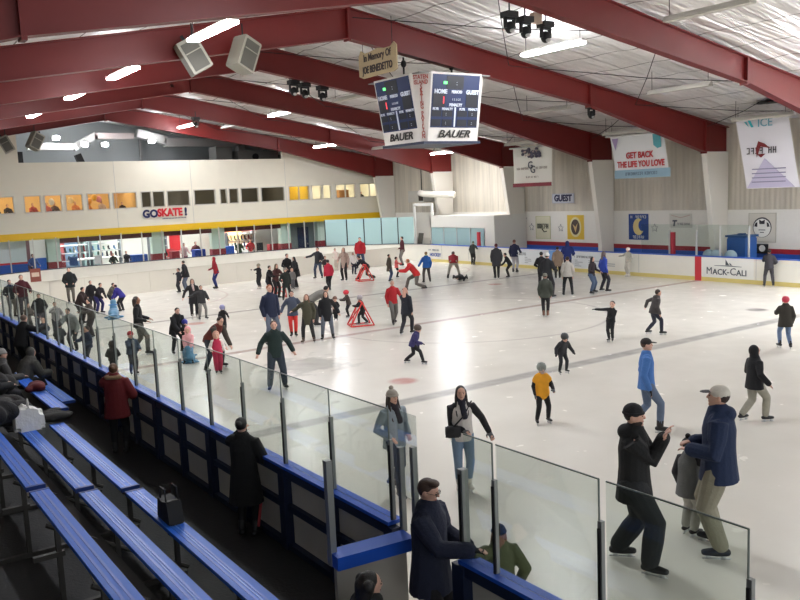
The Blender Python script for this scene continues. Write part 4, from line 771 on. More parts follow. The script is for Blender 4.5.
    bm=BM(); J=[(.02,.095,.07),(.1,.086,.064),(.16,.086,.064),(.21,.088,.066),(.262,.086,.056),(.30,.048,.044)]
    ring=[(P+sp*s*h,a*h*tw+G,b*h*tw+G) for s,a,b in J]
    low=P+V((0,0,-(coat+.02)*h)); ring=[(low,.1*h*tw+G+coat*.12*h,.076*h*tw+G+coat*.12*h)]+ring
    sweep(bm,ring,16,lat,True)
    if not vest or not sleeve: pass
    def sl(bm,grow):
        for a,e,w,s in arms:
            sweep(bm,[(a-lat*s*.025*h,.036*h+grow,.034*h+grow),(a,.034*h+grow,.034*h+grow),(a.lerp(e,.55),.031*h+grow,.031*h+grow),(e,.027*h+grow,.027*h+grow),(w-(w-e).normalized()*.01,.021*h+grow,.021*h+grow)],10)
    if not sleeve: sl(bm,G*.8)
    cl=nb+sp*.012*h; sweep(bm,[(nb-sp*.02*h,.05*h+g,.046*h+g),(cl,.043*h+g*.5,.042*h+g*.5)],12,lat)
    if hood==1: ell(bm,nb+sp*.005*h-fw*.045*h,(.07*h,.05*h,.045*h))
    part('jacket',bm,cloth(top) if not pat else pat,1)
    if sleeve: bm=BM(); sl(bm,G*.7); part('sleeve',bm,cloth(sleeve),1)
    if vest: 
        bm=BM(); sweep(bm,[(low+V((0,0,.02*h)),.1*h*tw+G+.012,.076*h*tw+G+.012)]+[(P+sp*s*h,a*h*tw+G+.014,b*h*tw+G+.014) for s,a,b in J[:-1]],16,lat)
        for a,e,w,s in arms: sweep(bm,[(a-lat*s*.02*h,.045*h+G,.045*h+G),(a.lerp(e,.35),.044*h+G,.044*h+G)],10)
        part('jersey',bm,cloth(vest),1)
    if fur: bm=BM(); tubep=[nb-fw*.055*h+lat*.07*h*math.cos(a)+fw*.04*h*math.sin(a)*1.+sp*.03*h for a in [i*PI/8 for i in range(17)]]; tube(bm,tubep,.022*h,8); part('fur_trim',bm,cloth(fur))
    if scarf: bm=BM(); sweep(bm,[(nb-sp*.005*h,.055*h+g,.055*h+g),(nb+sp*.03*h,.045*h+g,.045*h+g)],14,lat); sweep(bm,[(nb+fw*.06*h,.03*h,.02*h),(nb+fw*.085*h-sp*.12*h-lat*.02*h,.03*h,.016*h)],10,lat); part('scarf',bm,cloth(scarf),1)
    if front: bm=BM(); sweep(bm,[(P+fw*(.06*h+G+.02)+sp*.02*h,.05*h,.02*h),(P+sp*.12*h+fw*(.055*h+G+.012),.05*h,.016*h),(P+sp*.24*h+fw*(.05*h+G),.04*h,.016*h)],10,lat); part('shirt_front',bm,cloth(front),1)
    # ---- trousers
    bm=BM(); W=.008+.003*lod+wide
    sweep(bm,[(P-V((0,0,.03*h)),.085*h+W*.5,.066*h+W*.5),(P+sp*.06*h,.086*h+W*.5,.064*h+W*.5)],14,lat)
    for hp,kn,an,s in legs:
        sweep(bm,[(hp+V((0,0,.01*h)),.054*h+W,.058*h+W),((hp+kn)/2,.045*h+W,.047*h+W),(kn,.036*h+W,.037*h+W),(kn.lerp(an,.4),.033*h+W,.036*h+W),(kn.lerp(an,.93),.026*h+W,.028*h+W)],12)
    part('trousers',bm,cloth(bot),1)
    # ---- skates or shoes
    for (hp,kn,an,s) in legs:
        yw=math.radians(-12*s); R=Matrix.Rotation(yw,3,'Z'); f=R@V((0,1,0)); dn=V((0,0,-1))
        bm=BM(); sweep(bm,[(kn.lerp(an,.74),.031*h+W*.5,.035*h+W*.5),(an,.031*h,.036*h)],10)
        base_=an+dn*.025*h
        sweep(bm,[(base_-f*.03*h,.028*h,.023*h),(base_+f*.03*h,.03*h,.026*h),(base_+f*.095*h+dn*.003*h,.025*h,.018*h)],10,R@V((1,0,0)))
        if sk:
            bt_=part('ice_skate',bm,mat(shoe,.45))
            bm=BM(); zb_=base_.z-.022*h; c=base_+f*.028*h; zz=max(zb_-.04,c.z-.045*h-.03)
            box(bm,(c.x,c.y,zz+.008),(.006,.155*h,.018),rz=yw); box(bm,(c.x-f.x*.04*h,c.y-f.y*.04*h,(zz+zb_)/2+.005),(.014,.03*h,abs(zb_-zz)+.016),rz=yw); box(bm,(c.x+f.x*.045*h,c.y+f.y*.045*h,(zz+zb_)/2+.005),(.014,.03*h,abs(zb_-zz)+.016),rz=yw)
            part('blade',bm,mat((196,198,200),.3,.6),0,bt_)
        else: part('shoe',bm,mat(shoe,.55))
    if stripe:
        hp,kn,an,s=legs[0]; bm=BM(); a=kn.lerp(an,.1); b_=kn.lerp(an,.85); o_=V((.05*h,-.03*h,0)); sweep(bm,[(a+o_*.8,.012*h,.018*h),(b_+o_*.6,.012*h,.018*h)],8); part('trouser_stripe',bm,cloth(stripe))
    if glove:
        for a,e,w,s in arms:
            bm=BM(); hand(bm,w-(w-e).normalized()*.01,(w-e),s,h,.004+.002*lod,.7); sweep(bm,[(w-(w-e).normalized()*.03*h,.021*h,.021*h),(w,.02*h,.02*h)],8); part('glove',bm,mat(glove,.8),1,vx=.01 if lod<2 else .014)
    # ---- hair
    kind,hc=hair
    if kind and not (hat and hat[0]=='hood'):
        HM=mat(hc,.6,0,0,.15,40,.3,90,'hair'); bm=BM()
        ell(bm,q(0,-.07,.12),(.385*hl,.42*hl,.43*hl),Rh)
        if kind=='quiff': ell(bm,q(.08,.18,.44),(.28*hl,.26*hl,.14*hl),Rh)
        if kind=='curly':
            for a in range(7): ell(bm,q(.42*math.cos(a*.9+.2),-.18+.1*math.sin(a),.1-.13*(a%4)),(.23*hl,.25*hl,.26*hl),Rh,10,8)
            sweep(bm,[(q(0,-.3,.0),.48*hl,.3*hl),(q(0,-.3,-.6),.5*hl,.26*hl)],12)
        if kind=='long':
            sweep(bm,[(q(0,-.3,.1),.33*hl,.16*hl),(q(0,-.38,-.4),.36*hl,.15*hl),(nb-fw*.055*h-sp*.06*h,.32*hl,.11*hl),(nb-fw*.07*h-sp*.13*h,.22*hl,.07*hl)],12,lat)
            for s in (1,-1): sweep(bm,[(q(.3*s,.05,.2),.1*hl,.16*hl),(q(.38*s,.02,-.3),.1*hl,.15*hl),(nb+lat*s*.055*h+fw*.045*h-sp*.05*h,.1*hl,.1*hl),(nb+lat*s*.05*h+fw*.07*h-sp*.11*h,.06*hl,.06*hl)],8)
        if kind=='tail': sweep(bm,[(q(0,-.42,.2),.13*hl,.13*hl),(q(0,-.62,-.1),.12*hl,.12*hl),(q(0,-.6,-.6),.06*hl,.06*hl)],8)
        if kind=='bun': ell(bm,q(0,-.5,.22),(.2*hl,.17*hl,.18*hl),Rh)
        part('hair',bm,HM,1,vx=.012 if lod<2 else .018)
    if hat:
        hk,c1=hat[0],hat[1]; HM2=cloth(c1); bm=BM()
        if hk=='beanie':
            ell(bm,q(0,-.05,.2),(.42*hl,.46*hl,.40*hl),Rh); b=part('beanie',bm,HM2)
            bm=BM(); tube(bm,[q(.41*math.cos(a),-.03+.45*math.sin(a),.16) for a in [2*PI*i/16 for i in range(16)]],.06*hl,8,True); part('beanie_cuff',bm,HM2,0,b)
            if len(hat)>2: bm=BM(); ell(bm,q(0,-.12,.68),(.17*hl,.17*hl,.17*hl),Rh); part('pompom',bm,cloth(hat[2]),0,b)
        elif hk=='cap':
            ell(bm,q(0,-.04,.2),(.40*hl,.45*hl,.38*hl),Rh); b=part('cap',bm,HM2); bm=BM(); dirb=-1 if len(hat)>2 and hat[2]=='back' else 1
            ell(bm,q(0,dirb*.52,.2),(.28*hl,.3*hl,.035*hl),Rh@Matrix.Rotation(math.radians(-8*dirb),3,'X')); part('cap_brim',bm,cloth(hat[3]) if len(hat)>3 else HM2,0,b)
        elif hk=='helmet':
            ell(bm,q(0,-.03,.16),(.46*hl,.54*hl,.46*hl),Rh); 
            b=part('helmet',bm,mat(c1,.35)); bm=BM()
            for s in (-.2,0,.2): sweep(bm,[(q(s,-.3,.52),.04*hl,.02*hl),(q(s,.25,.52),.04*hl,.02*hl)],6)
            part('helmet_vent',bm,mat(tuple(int(v*.4) for v in c1),.6),0,b)
            bm=BM()
            if len(hat)>2:
                for s in (-.24,-.08,.08,.24): tube(bm,[q(s,.42,.2),q(s,.55,-.1),q(s*.8,.42,-.42)],.018*hl,5)
                for zq in (.05,-.12,-.3): tube(bm,[q(-.34,.3,zq),q(0,.56,zq),q(.34,.3,zq)],.018*hl,5)
                part('face_cage',bm,mat((150,150,150),.4,.5),0,b)
            else: tube(bm,[q(-.4,.05,-.05),q(-.25,.2,-.42),q(.25,.2,-.42),q(.4,.05,-.05)],.03*hl,6); part('chin_strap',bm,BLACK,0,b)
        elif hk=='hood':
            ell(bm,q(0,-.14,.08),(.46*hl,.46*hl,.54*hl),Rh); sweep(bm,[(q(0,-.12,-.1),.4*hl,.36*hl),(nb-sp*.01*h,.075*h,.062*h)],12,lat); part('hood',bm,HM2,1,vx=.014 if lod<2 else .02)
    if hat and hat[0]=='hood' and hair[0]=='long':
        bm=BM(); [sweep(bm,[(q(.28*s,.2,.1),.08*hl,.1*hl),(nb+lat*s*.04*h+fw*.07*h-sp*.08*h,.05*hl,.05*hl)],8) for s in (1,-1)]; part('hair',bm,mat(hc,.6))
    if lod<2:
        bm=BM(); 
        for s in (1,-1): ell(bm,q(.14*s,.385,.05),(.045*hl,.03*hl,.03*hl),Rh,8,6)
        part('eye',bm,EYE); bm=BM()
        for s in (1,-1): sweep(bm,[(q(.07*s,.425,.145),.012*hl,.012*hl),(q(.21*s,.385,.15),.012*hl,.012*hl)],6)
        part('eyebrow',bm,mat(hc,.7)); bm=BM(); sweep(bm,[(q(-.09,.385,-.22),.022*hl,.022*hl),(q(0,.405,-.225),.028*hl,.028*hl),(q(.09,.385,-.22),.022*hl,.022*hl)],6); part('mouth',bm,LIP)
    if beard: bm=BM(); ell(bm,q(0,.1,-.3),(.29*hl,.29*hl,.22*hl),Rh); part('beard',bm,mat(beard,.8))
    if glasses:
        bm=BM()
        for s in (1,-1): tube(bm,[q(s*.15+.1*math.cos(a),.45,.04+.085*math.sin(a)) for a in [2*PI*i/12 for i in range(12)]],.012*hl,5,True); tube(bm,[q(s*.25,.44,.06),q(s*.37,.05,.06)],.012*hl,5)
        tube(bm,[q(-.05,.46,.06),q(.05,.46,.06)],.012*hl,5); part('glasses',bm,BLACK)
    if bag:
        bm=BM(); c=P+V((0.1*h,.1*h,.06*h)); box(bm,c,(.14*h,.06*h,.1*h)); bmesh.ops.bevel(bm,geom=bm.edges[:],offset=.02*h,segments=3); b=part('shoulder_bag',bm,cloth(bag)); bm=BM(); tube(bm,[c+V((0,0,.04*h)),P+sp*.2*h+fw*.11*h,sh[1]+sp*.045*h],.008*h,6); part('strap',bm,cloth(bag),0,b)
    body.location=(X,Y,z0); body.rotation_euler=(0,0,yaw)
    if lying: body.rotation_euler=(lying,0,yaw)
    return body
def walker(X,Y,yaw,s,label):
    t=thing('skating_aid',(X,Y,0),label,'skating aid'); R=Matrix.Rotation(yaw,4,'Z'); RM=mat((214,50,44),.45); Q=lambda x,y,z: V((X,Y,0))+(R@V((x*s,y*s,z*s,)))
    for sx in (-.28,.28):
        bm=BM(); tube(bm,[Q(sx,-.35,.04),Q(sx,.4,.04)],.022,7); tube(bm,[Q(sx,-.35,.04),Q(sx*.8,.0,.78)],.022,7); tube(bm,[Q(sx,.4,.04),Q(sx*.8,.0,.78)],.022,7); obj('side_frame',bm,RM,t)
    bm=BM(); tube(bm,[Q(-.24,0,.78),Q(.24,0,.78)],.025,7); obj('handle_bar',bm,RM,t)
    bm=BM(); tube(bm,[Q(-.28,.4,.05),Q(.28,.4,.05)],.02,6); tube(bm,[Q(-.28,.4,.05),Q(.2,.1,.6)],.018,6); tube(bm,[Q(.28,.4,.05),Q(-.2,.1,.6)],.018,6); obj('cross_bar',bm,RM,t)
def seal(X,Y,yaw,s,label):
    R=Matrix.Rotation(yaw,3,'Z'); Q=lambda x,y,z: V((X,Y,0))+R@(V((x,y,z))*s)
    bm=BM(); sweep(bm,[(Q(0,-.5,.16),.07*s,.1*s),(Q(0,-.25,.2),.2*s,.2*s),(Q(0,.1,.24),.26*s,.25*s),(Q(0,.3,.36),.2*s,.2*s),(Q(0,.36,.62),.14*s,.14*s)],14,R@V((1,0,0))); ell(bm,Q(0,.42,.72),(.15*s,.17*s,.14*s)); ell(bm,Q(0,-.62,.22),(.24*s,.1*s,.05*s),R)
    ell(bm,Q(.3,.15,.05),(.16*s,.1*s,.05*s),R); ell(bm,Q(-.3,.15,.05),(.16*s,.1*s,.05*s),R); box(bm,Q(0,-.05,.03),(.5*s,.8*s,.06*s),rz=yaw)
    me=remesh(bm,.02,2); me.materials.append(mat((84,134,168),.35)); t=D.objects.new('seal_skating_aid',me); C.objects.link(t); t['_o']=(0,0,0); tag(t,label,'skating aid')
    bm=BM(); tube(bm,[Q(-.2,.2,.62),Q(.2,.2,.62)],.025*s,7); me=D.meshes.new('handle_bar'); bm.to_mesh(me); bm.free(); me.materials.append(mat((60,120,180),.4)); o=D.objects.new('handle_bar',me); C.objects.link(o); o.parent=t
person(-10.06,-15.19,1.80,-2.62,'bearded man in black jacket and black knit cap clapping behind the near glass',top=(16, 17, 19), bot=(28, 31, 34), lod=0, st=((0.09, 0.1, 0), (-0.1, -0.12, 0)), ar='clap', al='clap', hair=('short', (26, 22, 22)), hat=('beanie', (22, 22, 26)), beard=(40, 30, 26), coat=0.08, g=0.035, hood=1, wide=0.04, shoe=(18, 18, 20))
person(-9.08,-15.54,1.87,0.56,'man in navy hoodie, khaki trousers and cream cap reaching toward the small child',top=(26, 42, 74), bot=(142, 138, 120), lod=0, st='apart', ar=(-0.1, 0.42, -0.5), al=(-0.15, 0.45, -0.55), hair=('short', (48, 34, 28)), hat=('cap', (212, 206, 194), 'fwd', (60, 60, 62)), g=0.045, coat=0.07, hood=1, wide=0.03, headp=-5)
person(-8.96,-15.07,1.11,-1.64,'small child in grey puffer vest and patterned hat between the two men',top=(112, 114, 114), bot=(176, 174, 166), lod=1, kid=1, st='stand', ar='fwdup', al='down', hat=('beanie', (64, 62, 62), (40, 38, 38)), g=0.016, coat=0.1, sleeve=(50, 50, 54), shoe=(34, 28, 30), wide=0.012)
person(-10.77,-11.71,1.47,-3.12,'girl in grey bobble hat and light blue denim jacket behind the near glass',top=(142, 152, 160), bot=(54, 62, 78), lod=0, st='stride', ar='pocket', al='pocket', hair=('long', (48, 34, 28)), hat=('beanie', (164, 156, 146), (170, 160, 148)), g=0.01, coat=0.05, scarf=(50, 44, 52), shoe=(84, 80, 82))
person(-9.98,-12.20,1.45,2.61,'young woman with long black hair, black and white jacket, jeans and white skates',top=(206, 200, 196), bot=(112, 134, 158), lod=0, st='close', ar='bag', al='out', hair=('long', (26, 22, 22)), sleeve=(24, 24, 30), scarf=(34, 36, 50), glove=(92, 94, 98), shoe=(222, 216, 206), bag=(34, 34, 38), headp=2, g=0.006)
person(-9.12,-4.83,1.49,2.78,'man in dark green jacket with arms spread skating toward the camera',top=(26, 44, 42), bot=(48, 58, 70), lod=1, st='apart', ar='out', al='out', hair=('short', (70, 42, 28)), g=0.014, coat=0.04, wide=0.012)
person(-6.01,-12.10,1.57,-2.38,'man in bright blue jacket, dark cap and jeans gliding right',top=(72, 118, 184), bot=(98, 112, 136), lod=0, st='stride', ar='down', al='down', hair=('short', (70, 42, 28)), hat=('cap', (38, 34, 34)), glove=(22, 22, 26), coat=0.04, g=0.01, side=0)
person(-4.28,-12.94,1.29,-1.97,'child in black hooded jacket and khaki trousers skating away at the right',top=(22, 22, 26), bot=(158, 154, 140), lod=1, kid=1, st='stride', ar='out', al='bent', hat=('hood', (22, 22, 26)), hair=('short', (26, 22, 22)), g=0.014, coat=0.07, wide=0.01)
person(-6.90,-10.59,1.01,2.72,'child in yellow jersey with grey caged helmet',top=(22, 22, 26), bot=(24, 24, 28), lod=1, kid=1, st='apart', ar='down', al='bent', vest=(232, 160, 34), hat=('helmet', (120, 126, 120), 1), glove=(90, 92, 96), side=0, shoe=(40, 36, 38))
person(-3.83,-8.10,0.86,2.87,'child in black with black helmet crouching near the blue line',top=(42, 42, 46), bot=(34, 34, 38), lod=1, kid=1, st='apart', ar='out', al='out', lean=24, hat=('helmet', (46, 50, 52)), glove=(22, 22, 26), g=0.01)
person(-0.28,-6.36,1.01,2.03,'dark haired child in black with one arm stretched out to the left',top=(24, 24, 27), bot=(26, 26, 30), lod=1, kid=1, st='close', ar=(1.0, 0.1, -0.02), al='clasp', hair=('short', (48, 34, 28)), glove=(40, 40, 44), side=-8)
person(1.25,-6.55,1.23,-2.12,'boy in dark grey hoodie leaning forward in a skating stride on the right',top=(70, 66, 66), bot=(42, 46, 60), lod=1, kid=1, st='stride', ar='down', al='backout', lean=16, hair=('short', (48, 34, 28)), hood=1, g=0.008)
person(1.69,-9.97,1.23,-0.69,'child with pink helmet, brown jacket and jeans at the right edge',top=(56, 52, 46), bot=(104, 124, 156), lod=1, kid=1, st='stride2', ar='down', al='fwd', hat=('helmet', (206, 62, 84)), g=0.014, coat=0.08)
person(-5.46,-4.82,0.97,-2.36,'child in purple jacket and helmet pushing off to the right',top=(54, 50, 98), bot=(30, 30, 34), lod=1, kid=1, st=((0.08, 0.22, 0), (-0.08, -0.24, 0)), ar='bent', al='down', lean=22, hat=('helmet', (74, 62, 54)), glove=(22, 22, 26), g=0.01, shoe=(40, 40, 44))
person(-2.44,0.46,1.40,2.81,'older man with white hair in a red sweater and grey trousers',top=(168, 28, 36), bot=(98, 96, 92), st='stride', ar='down', al='bent', hair=('short', (190, 180, 170)), lod=1)
person(-3.23,-1.35,1.38,-1.13,'woman with long light hair in black beside the man in the red sweater',top=(34, 36, 46), bot=(38, 38, 44), st='stride', ar='down', al='fwd', hair=('long', (198, 150, 132)), coat=0.08)
person(-5.67,0.98,1.34,2.67,'girl in slate blue jacket and bright red trousers with arms spread',top=(74, 82, 100), bot=(224, 58, 52), st='close', ar='out', al='out', hair=('short', (48, 34, 28)), coat=0.06, g=0.01, lod=1)
person(-6.72,0.26,1.69,3.13,'red haired person in navy jacket left of the girl in red trousers',top=(26, 34, 60), bot=(96, 104, 120), st='apart', ar='down', al='down', hair=('short', (150, 84, 50)), coat=0.05, g=0.012, lod=1)
person(-5.85,-0.26,1.36,2.48,'woman with long brown hair and olive coat holding hands',top=(66, 64, 48), bot=(30, 30, 32), st='apart', ar=(0.6, 0.2, -0.4), al='down', hair=('long', (110, 66, 40)), coat=0.14, g=0.01, lod=1, shoe=(90, 74, 64))
person(-5.23,-0.26,1.38,2.63,'woman in black hooded coat and grey jeans right of the brown haired woman',top=(24, 24, 28), bot=(98, 104, 116), st='apart', ar='down', al='out', hair=('long', (26, 22, 22)), hood=1, coat=0.13, g=0.012, lod=1)
person(-4.22,2.31,1.62,-1.98,'man in grey sweater bending far forward behind two women',top=(122, 120, 114), bot=(56, 56, 58), st='apart', ar='low', al='low', lean=62, hair=('short', (26, 22, 22)), g=0.01)
person(-3.23,2.67,0.71,2.62,'small child in black standing in front of the bending man in grey',top=(30, 28, 32), bot=(24, 24, 26), kid=1, st='close', ar='bent', al='bent', coat=0.25, hair=('short', (70, 42, 28)), hat=('beanie', (120, 90, 80)))
person(-2.60,2.89,0.86,1.20,'child with bright red helmet and dark clothes',top=(70, 60, 54), bot=(32, 32, 34), kid=1, st='stand', ar='fwd', al='fwd', lean=14, hat=('helmet', (206, 44, 60)))
person(-3.09,1.24,0.90,1.27,'child in black with pale helmet pushing the red skating frame',top=(28, 28, 30), bot=(30, 30, 32), kid=1, st='stride', ar='fwd', al='fwd', lean=16, hat=('helmet', (170, 168, 172)))
person(-1.90,15.81,1.47,1.44,'slim person in plain red hooded top and blue trousers gliding left',top=(150, 26, 38), bot=(34, 48, 112), st='stand', ar='bent', al='down', lean=10, hat=('hood', (160, 26, 38)), hair=('short', (70, 42, 28)))
person(-0.61,13.91,1.09,2.01,'child in black with pale helmet and white skates pointing left',top=(28, 28, 32), bot=(26, 26, 30), kid=1, st='close', ar='side', al='clasp', hat=('helmet', (150, 140, 120)), shoe=(216, 210, 200))
person(-3.68,15.81,1.07,1.75,'small child in dark clothes reaching left beside a tall man near the divider',top=(36, 36, 42), bot=(44, 44, 50), kid=1, st='stand', ar='side', al='down', hair=('short', (48, 34, 28)))
person(-3.31,15.91,1.43,0.87,'tall man in black jacket and jeans looking down at the child reaching left',top=(30, 30, 32), bot=(100, 110, 128), st='stand', ar='low', al='down', lean=12, hair=('short', (48, 34, 28)), g=0.014, coat=0.06)
person(-6.33,7.16,1.39,2.87,'woman in dark coat with white shirt behind the man in grey trousers',top=(44, 42, 44), bot=(30, 30, 34), st='stand', ar='out', al='down', hair=('long', (48, 34, 28)), coat=0.14, scarf=(206, 180, 176), shoe=(200, 196, 188))
person(-6.22,6.68,1.18,3.12,'man in dark grey jacket and grey trousers with arm held left',top=(52, 52, 54), bot=(134, 132, 128), st='apart', ar='wide', al='bent', hair=('short', (70, 42, 28)), g=0.014, coat=0.04, shoe=(40, 40, 44), lod=1)
person(-9.18,1.06,1.34,-3.04,'person in black coat bending over a child in pink on the blue seal',top=(22, 22, 26), bot=(34, 36, 42), st='apart', ar='low', al='low', lean=26, hair=('short', (26, 22, 22)), g=0.02, coat=0.1, lod=1)
person(-9.00,0.86,0.86,2.97,'child with royal blue helmet in front of the bending person in black',top=(26, 26, 30), bot=(90, 96, 104), kid=1, st='close', ar='down', al='down', hat=('helmet', (50, 52, 150)), hair=('short', (26, 22, 22)), lod=1)
person(-9.36,-0.30,1.00,2.62,'small child in pale pink snowsuit and bonnet sitting on a blue seal',top=(228, 168, 168), bot=(120, 160, 190), kid=1, st=((0.1, 0.16, 0.0), (-0.1, 0.16, 0.0)), seat=0.42, ar='low', al='low', hat=('hood', (232, 160, 164)), hair=('short', (70, 42, 28)), lod=1, g=0.014)
person(-9.28,-1.76,1.57,-2.79,'father in brown and dark red jacket bending over a toddler in pink',top=(104, 46, 38), bot=(48, 54, 62), st=((0.2, 0.03, 0), (-0.2, -0.05, 0)), ar='low', al='low', lean=48, hair=('short', (48, 34, 28)), sleeve=(64, 58, 50), g=0.018, lod=1, glasses=1)
person(-9.40,-2.28,0.95,2.85,'toddler in hot pink snowsuit with white sleeves',top=(196, 50, 84), bot=(186, 46, 82), kid=1, st='close', ar='bent', al='bent', sleeve=(222, 214, 206), hat=('hood', (200, 150, 130)), hair=('short', (70, 42, 28)), g=0.012, wide=0.012, lod=1)
person(-6.92,3.22,0.81,-0.57,'child with lavender helmet and dark coat behind the father in dark red',top=(34, 30, 32), bot=(30, 30, 34), kid=1, st='stand', ar='backout', al='down', hat=('helmet', (150, 150, 190)))
person(-9.98,1.73,1.62,-2.04,'woman with curly dark hair, black top and grey leggings skating right',top=(20, 20, 22), bot=(100, 98, 94), st='stride', ar='bent', al='bent', hair=('curly', (48, 34, 28)), lod=1, skin=2)
person(-10.97,-0.81,1.00,-3.08,'child with red cap and blue grey jacket just behind the near glass',top=(62, 74, 90), bot=(52, 52, 58), kid=1, st='stand', ar='fwd', al='bent', hat=('cap', (170, 40, 50)), g=0.014, lod=1)
person(-11.42,-0.80,0.81,-0.27,'child in dark hooded jacket with fur trim behind the near glass',top=(48, 46, 44), bot=(40, 40, 40), kid=1, st='stand', ar='bent', al='bent', hat=('hood', (62, 56, 50)), hair=('short', (70, 42, 28)), g=0.014, lod=1)
person(-7.59,11.46,1.16,0.68,'person in violet blue jacket bending left over the blue seal aid',top=(52, 46, 140), bot=(30, 30, 36), st='apart', ar='low', al='low', lean=40, hair=('short', (26, 22, 22)), g=0.012)
person(-7.69,12.44,1.11,-2.36,'person in olive and grey bending beside the violet jacket',top=(92, 88, 78), bot=(40, 40, 46), st='stand', ar='low', al='low', lean=28, hair=('short', (26, 22, 22)))
person(-8.38,11.63,1.26,-2.70,'person in dark jacket and violet trousers bending right toward the seal',top=(32, 26, 34), bot=(40, 38, 100), st='apart', ar='low', al='low', lean=30, hair=('short', (26, 22, 22)))
person(-8.41,12.49,1.20,-3.04,'dark dressed person behind the left end of the seal group',top=(30, 26, 30), bot=(36, 34, 40), st='stand', ar='down', al='bent', hair=('short', (48, 34, 28)))
person(-8.33,16.08,1.52,2.91,'broad man in black jacket standing before the white divider at the left',top=(30, 34, 36), bot=(104, 98, 90), st='stand', ar='pocket', al='pocket', hair=('short', (26, 22, 22)), g=0.03, coat=0.06)
person(-9.66,9.18,1.35,-2.33,'person in dark brown jacket bending right near the glass',top=(46, 30, 30), bot=(50, 44, 46), st='apart', ar='low', al='low', lean=24, hair=('short', (26, 22, 22)), g=0.012)
person(-10.16,5.89,1.21,1.85,'person in grey brown jacket leaning behind the near glass',top=(84, 76, 72), bot=(70, 64, 66), st='stand', ar='fwd', al='fwd', lean=8, hair=('short', (26, 22, 22)), g=0.01)
person(-11.12,13.48,1.44,-2.96,'person in dark top and grey trousers at the far left behind the glass',top=(44, 46, 48), bot=(120, 116, 108), st='stand', ar='bent', al='bent', hair=('short', (48, 34, 28)))
person(-10.77,13.05,1.62,3.14,'person in dark maroon jacket at the far left behind the glass',top=(78, 24, 34), bot=(70, 66, 70), st='stand', ar='bent', al='bent', hair=('short', (48, 34, 28)), g=0.012)
person(-11.08,8.66,1.26,2.77,'person in black jacket standing behind the left glass panels',top=(30, 28, 32), bot=(70, 72, 84), st='stand', ar='bent', al='bent', hair=('short', (26, 22, 22)), g=0.012)
person(-11.08,6.42,1.17,3.11,'person in grey sweater with raised hands behind the left glass panels',top=(150, 146, 146), bot=(60, 62, 66), st='stand', ar='fwdup', al='bent', hair=('short', (70, 42, 28)))
person(-11.75,7.19,1.16,-2.62,'person in brown grey coat leaning at the boards on the far left',top=(96, 88, 82), bot=(60, 60, 62), st='stand', ar='fwd', al='bent', hair=('long', (48, 34, 28)), lean=10)
person(-11.71,5.16,0.83,2.95,'child in slate jacket behind the left glass panels',top=(72, 78, 88), bot=(50, 50, 56), kid=1, st='stand', ar='bent', al='bent', hair=('short', (70, 42, 28)))
person(-11.23,3.73,1.35,2.39,'person in pale grey jacket crouching at the boards behind the glass',top=(134, 136, 134), bot=(60, 62, 62), st='stand', ar='fwd', al='down', lean=30, hair=('short', (48, 34, 28)), g=0.014)
person(-11.54,0.96,1.02,1.85,'child in dark blue jacket at the boards behind the glass',top=(44, 54, 74), bot=(40, 42, 50), kid=1, st='stand', ar='fwd', al='bent', hair=('short', (48, 34, 28)), g=0.012)
person(-11.67,3.37,0.87,-0.21,'child in dark grey at the boards behind the left glass',top=(64, 66, 66), bot=(40, 40, 44), kid=1, st='stand', ar='bent', al='bent', hat=('beanie', (70, 68, 70)))
person(0.59,13.47,1.52,-3.09,'dark haired person in black at the back left of the tight group',top=(28, 28, 32), bot=(40, 40, 46), st='stand', ar='bent', al='low', lean=10, hair=('short', (26, 22, 22)))
person(0.65,12.71,1.41,1.61,'person in long black coat at the right of the tight group',top=(26, 26, 30), bot=(32, 32, 36), st='stand', ar='bent', al='bent', lean=12, hair=('long', (26, 22, 22)), coat=0.16, g=0.014)
person(-1.84,8.86,1.30,2.85,'person with pale beanie and dark green coat in the tight group',top=(38, 44, 40), bot=(30, 30, 32), st='apart', ar='bent', al='down', hat=('beanie', (150, 146, 136)), coat=0.12)
person(-1.99,10.07,1.35,-2.54,'person in black at the left of the tight group',top=(34, 32, 36), bot=(36, 36, 40), st='stand', ar='fwd', al='bent', lean=10, hair=('short', (48, 34, 28)))
person(-1.80,9.81,1.43,-2.90,'person in dark red brown coat holding a red skating frame',top=(82, 44, 44), bot=(40, 34, 36), st='stand', ar='fwd', al='fwd', lean=12, hair=('long', (92, 78, 50)))
person(0.16,12.15,0.91,2.66,'small child in grey within the tight group',top=(120, 118, 118), bot=(90, 90, 94), kid=1, st='close', hair=('short', (70, 42, 28)))
person(3.28,15.34,1.55,2.28,'man in dark jacket and jeans with arm out to the left',top=(42, 42, 46), bot=(56, 68, 88), st='apart', ar='wide', al='bent', hair=('short', (26, 22, 22)), g=0.01)
person(3.99,15.89,1.00,2.97,'dark haired child just right of the man with arm out',top=(54, 40, 44), bot=(44, 44, 50), kid=1, st='stand', ar='bent', al='bent', hair=('short', (26, 22, 22)))
person(0.99,10.33,1.37,-0.17,'child in red jacket and black trousers near the man with arm out',top=(196, 40, 66), bot=(34, 34, 38), kid=1, st='stride', ar='down', al='down', lean=14, hair=('short', (26, 22, 22)))
person(5.99,18.27,1.20,2.96,'person in white top and pale trousers near the far end',top=(226, 206, 198), bot=(196, 184, 168), st='close', ar='bent', al='down', hair=('tail', (26, 22, 22)), shoe=(214, 204, 196))
person(3.55,13.30,1.57,2.25,'woman with long blond brown hair in a beige pink coat',top=(170, 146, 134), bot=(34, 32, 34), st='stand', ar='bent', al='down', hair=('long', (130, 96, 74)), coat=0.13)
person(5.37,15.42,1.12,2.94,'dark haired person in white jacket beside the woman in beige',top=(218, 210, 206), bot=(44, 50, 66), st='stand', ar='bent', al='bent', hair=('long', (26, 22, 22)))
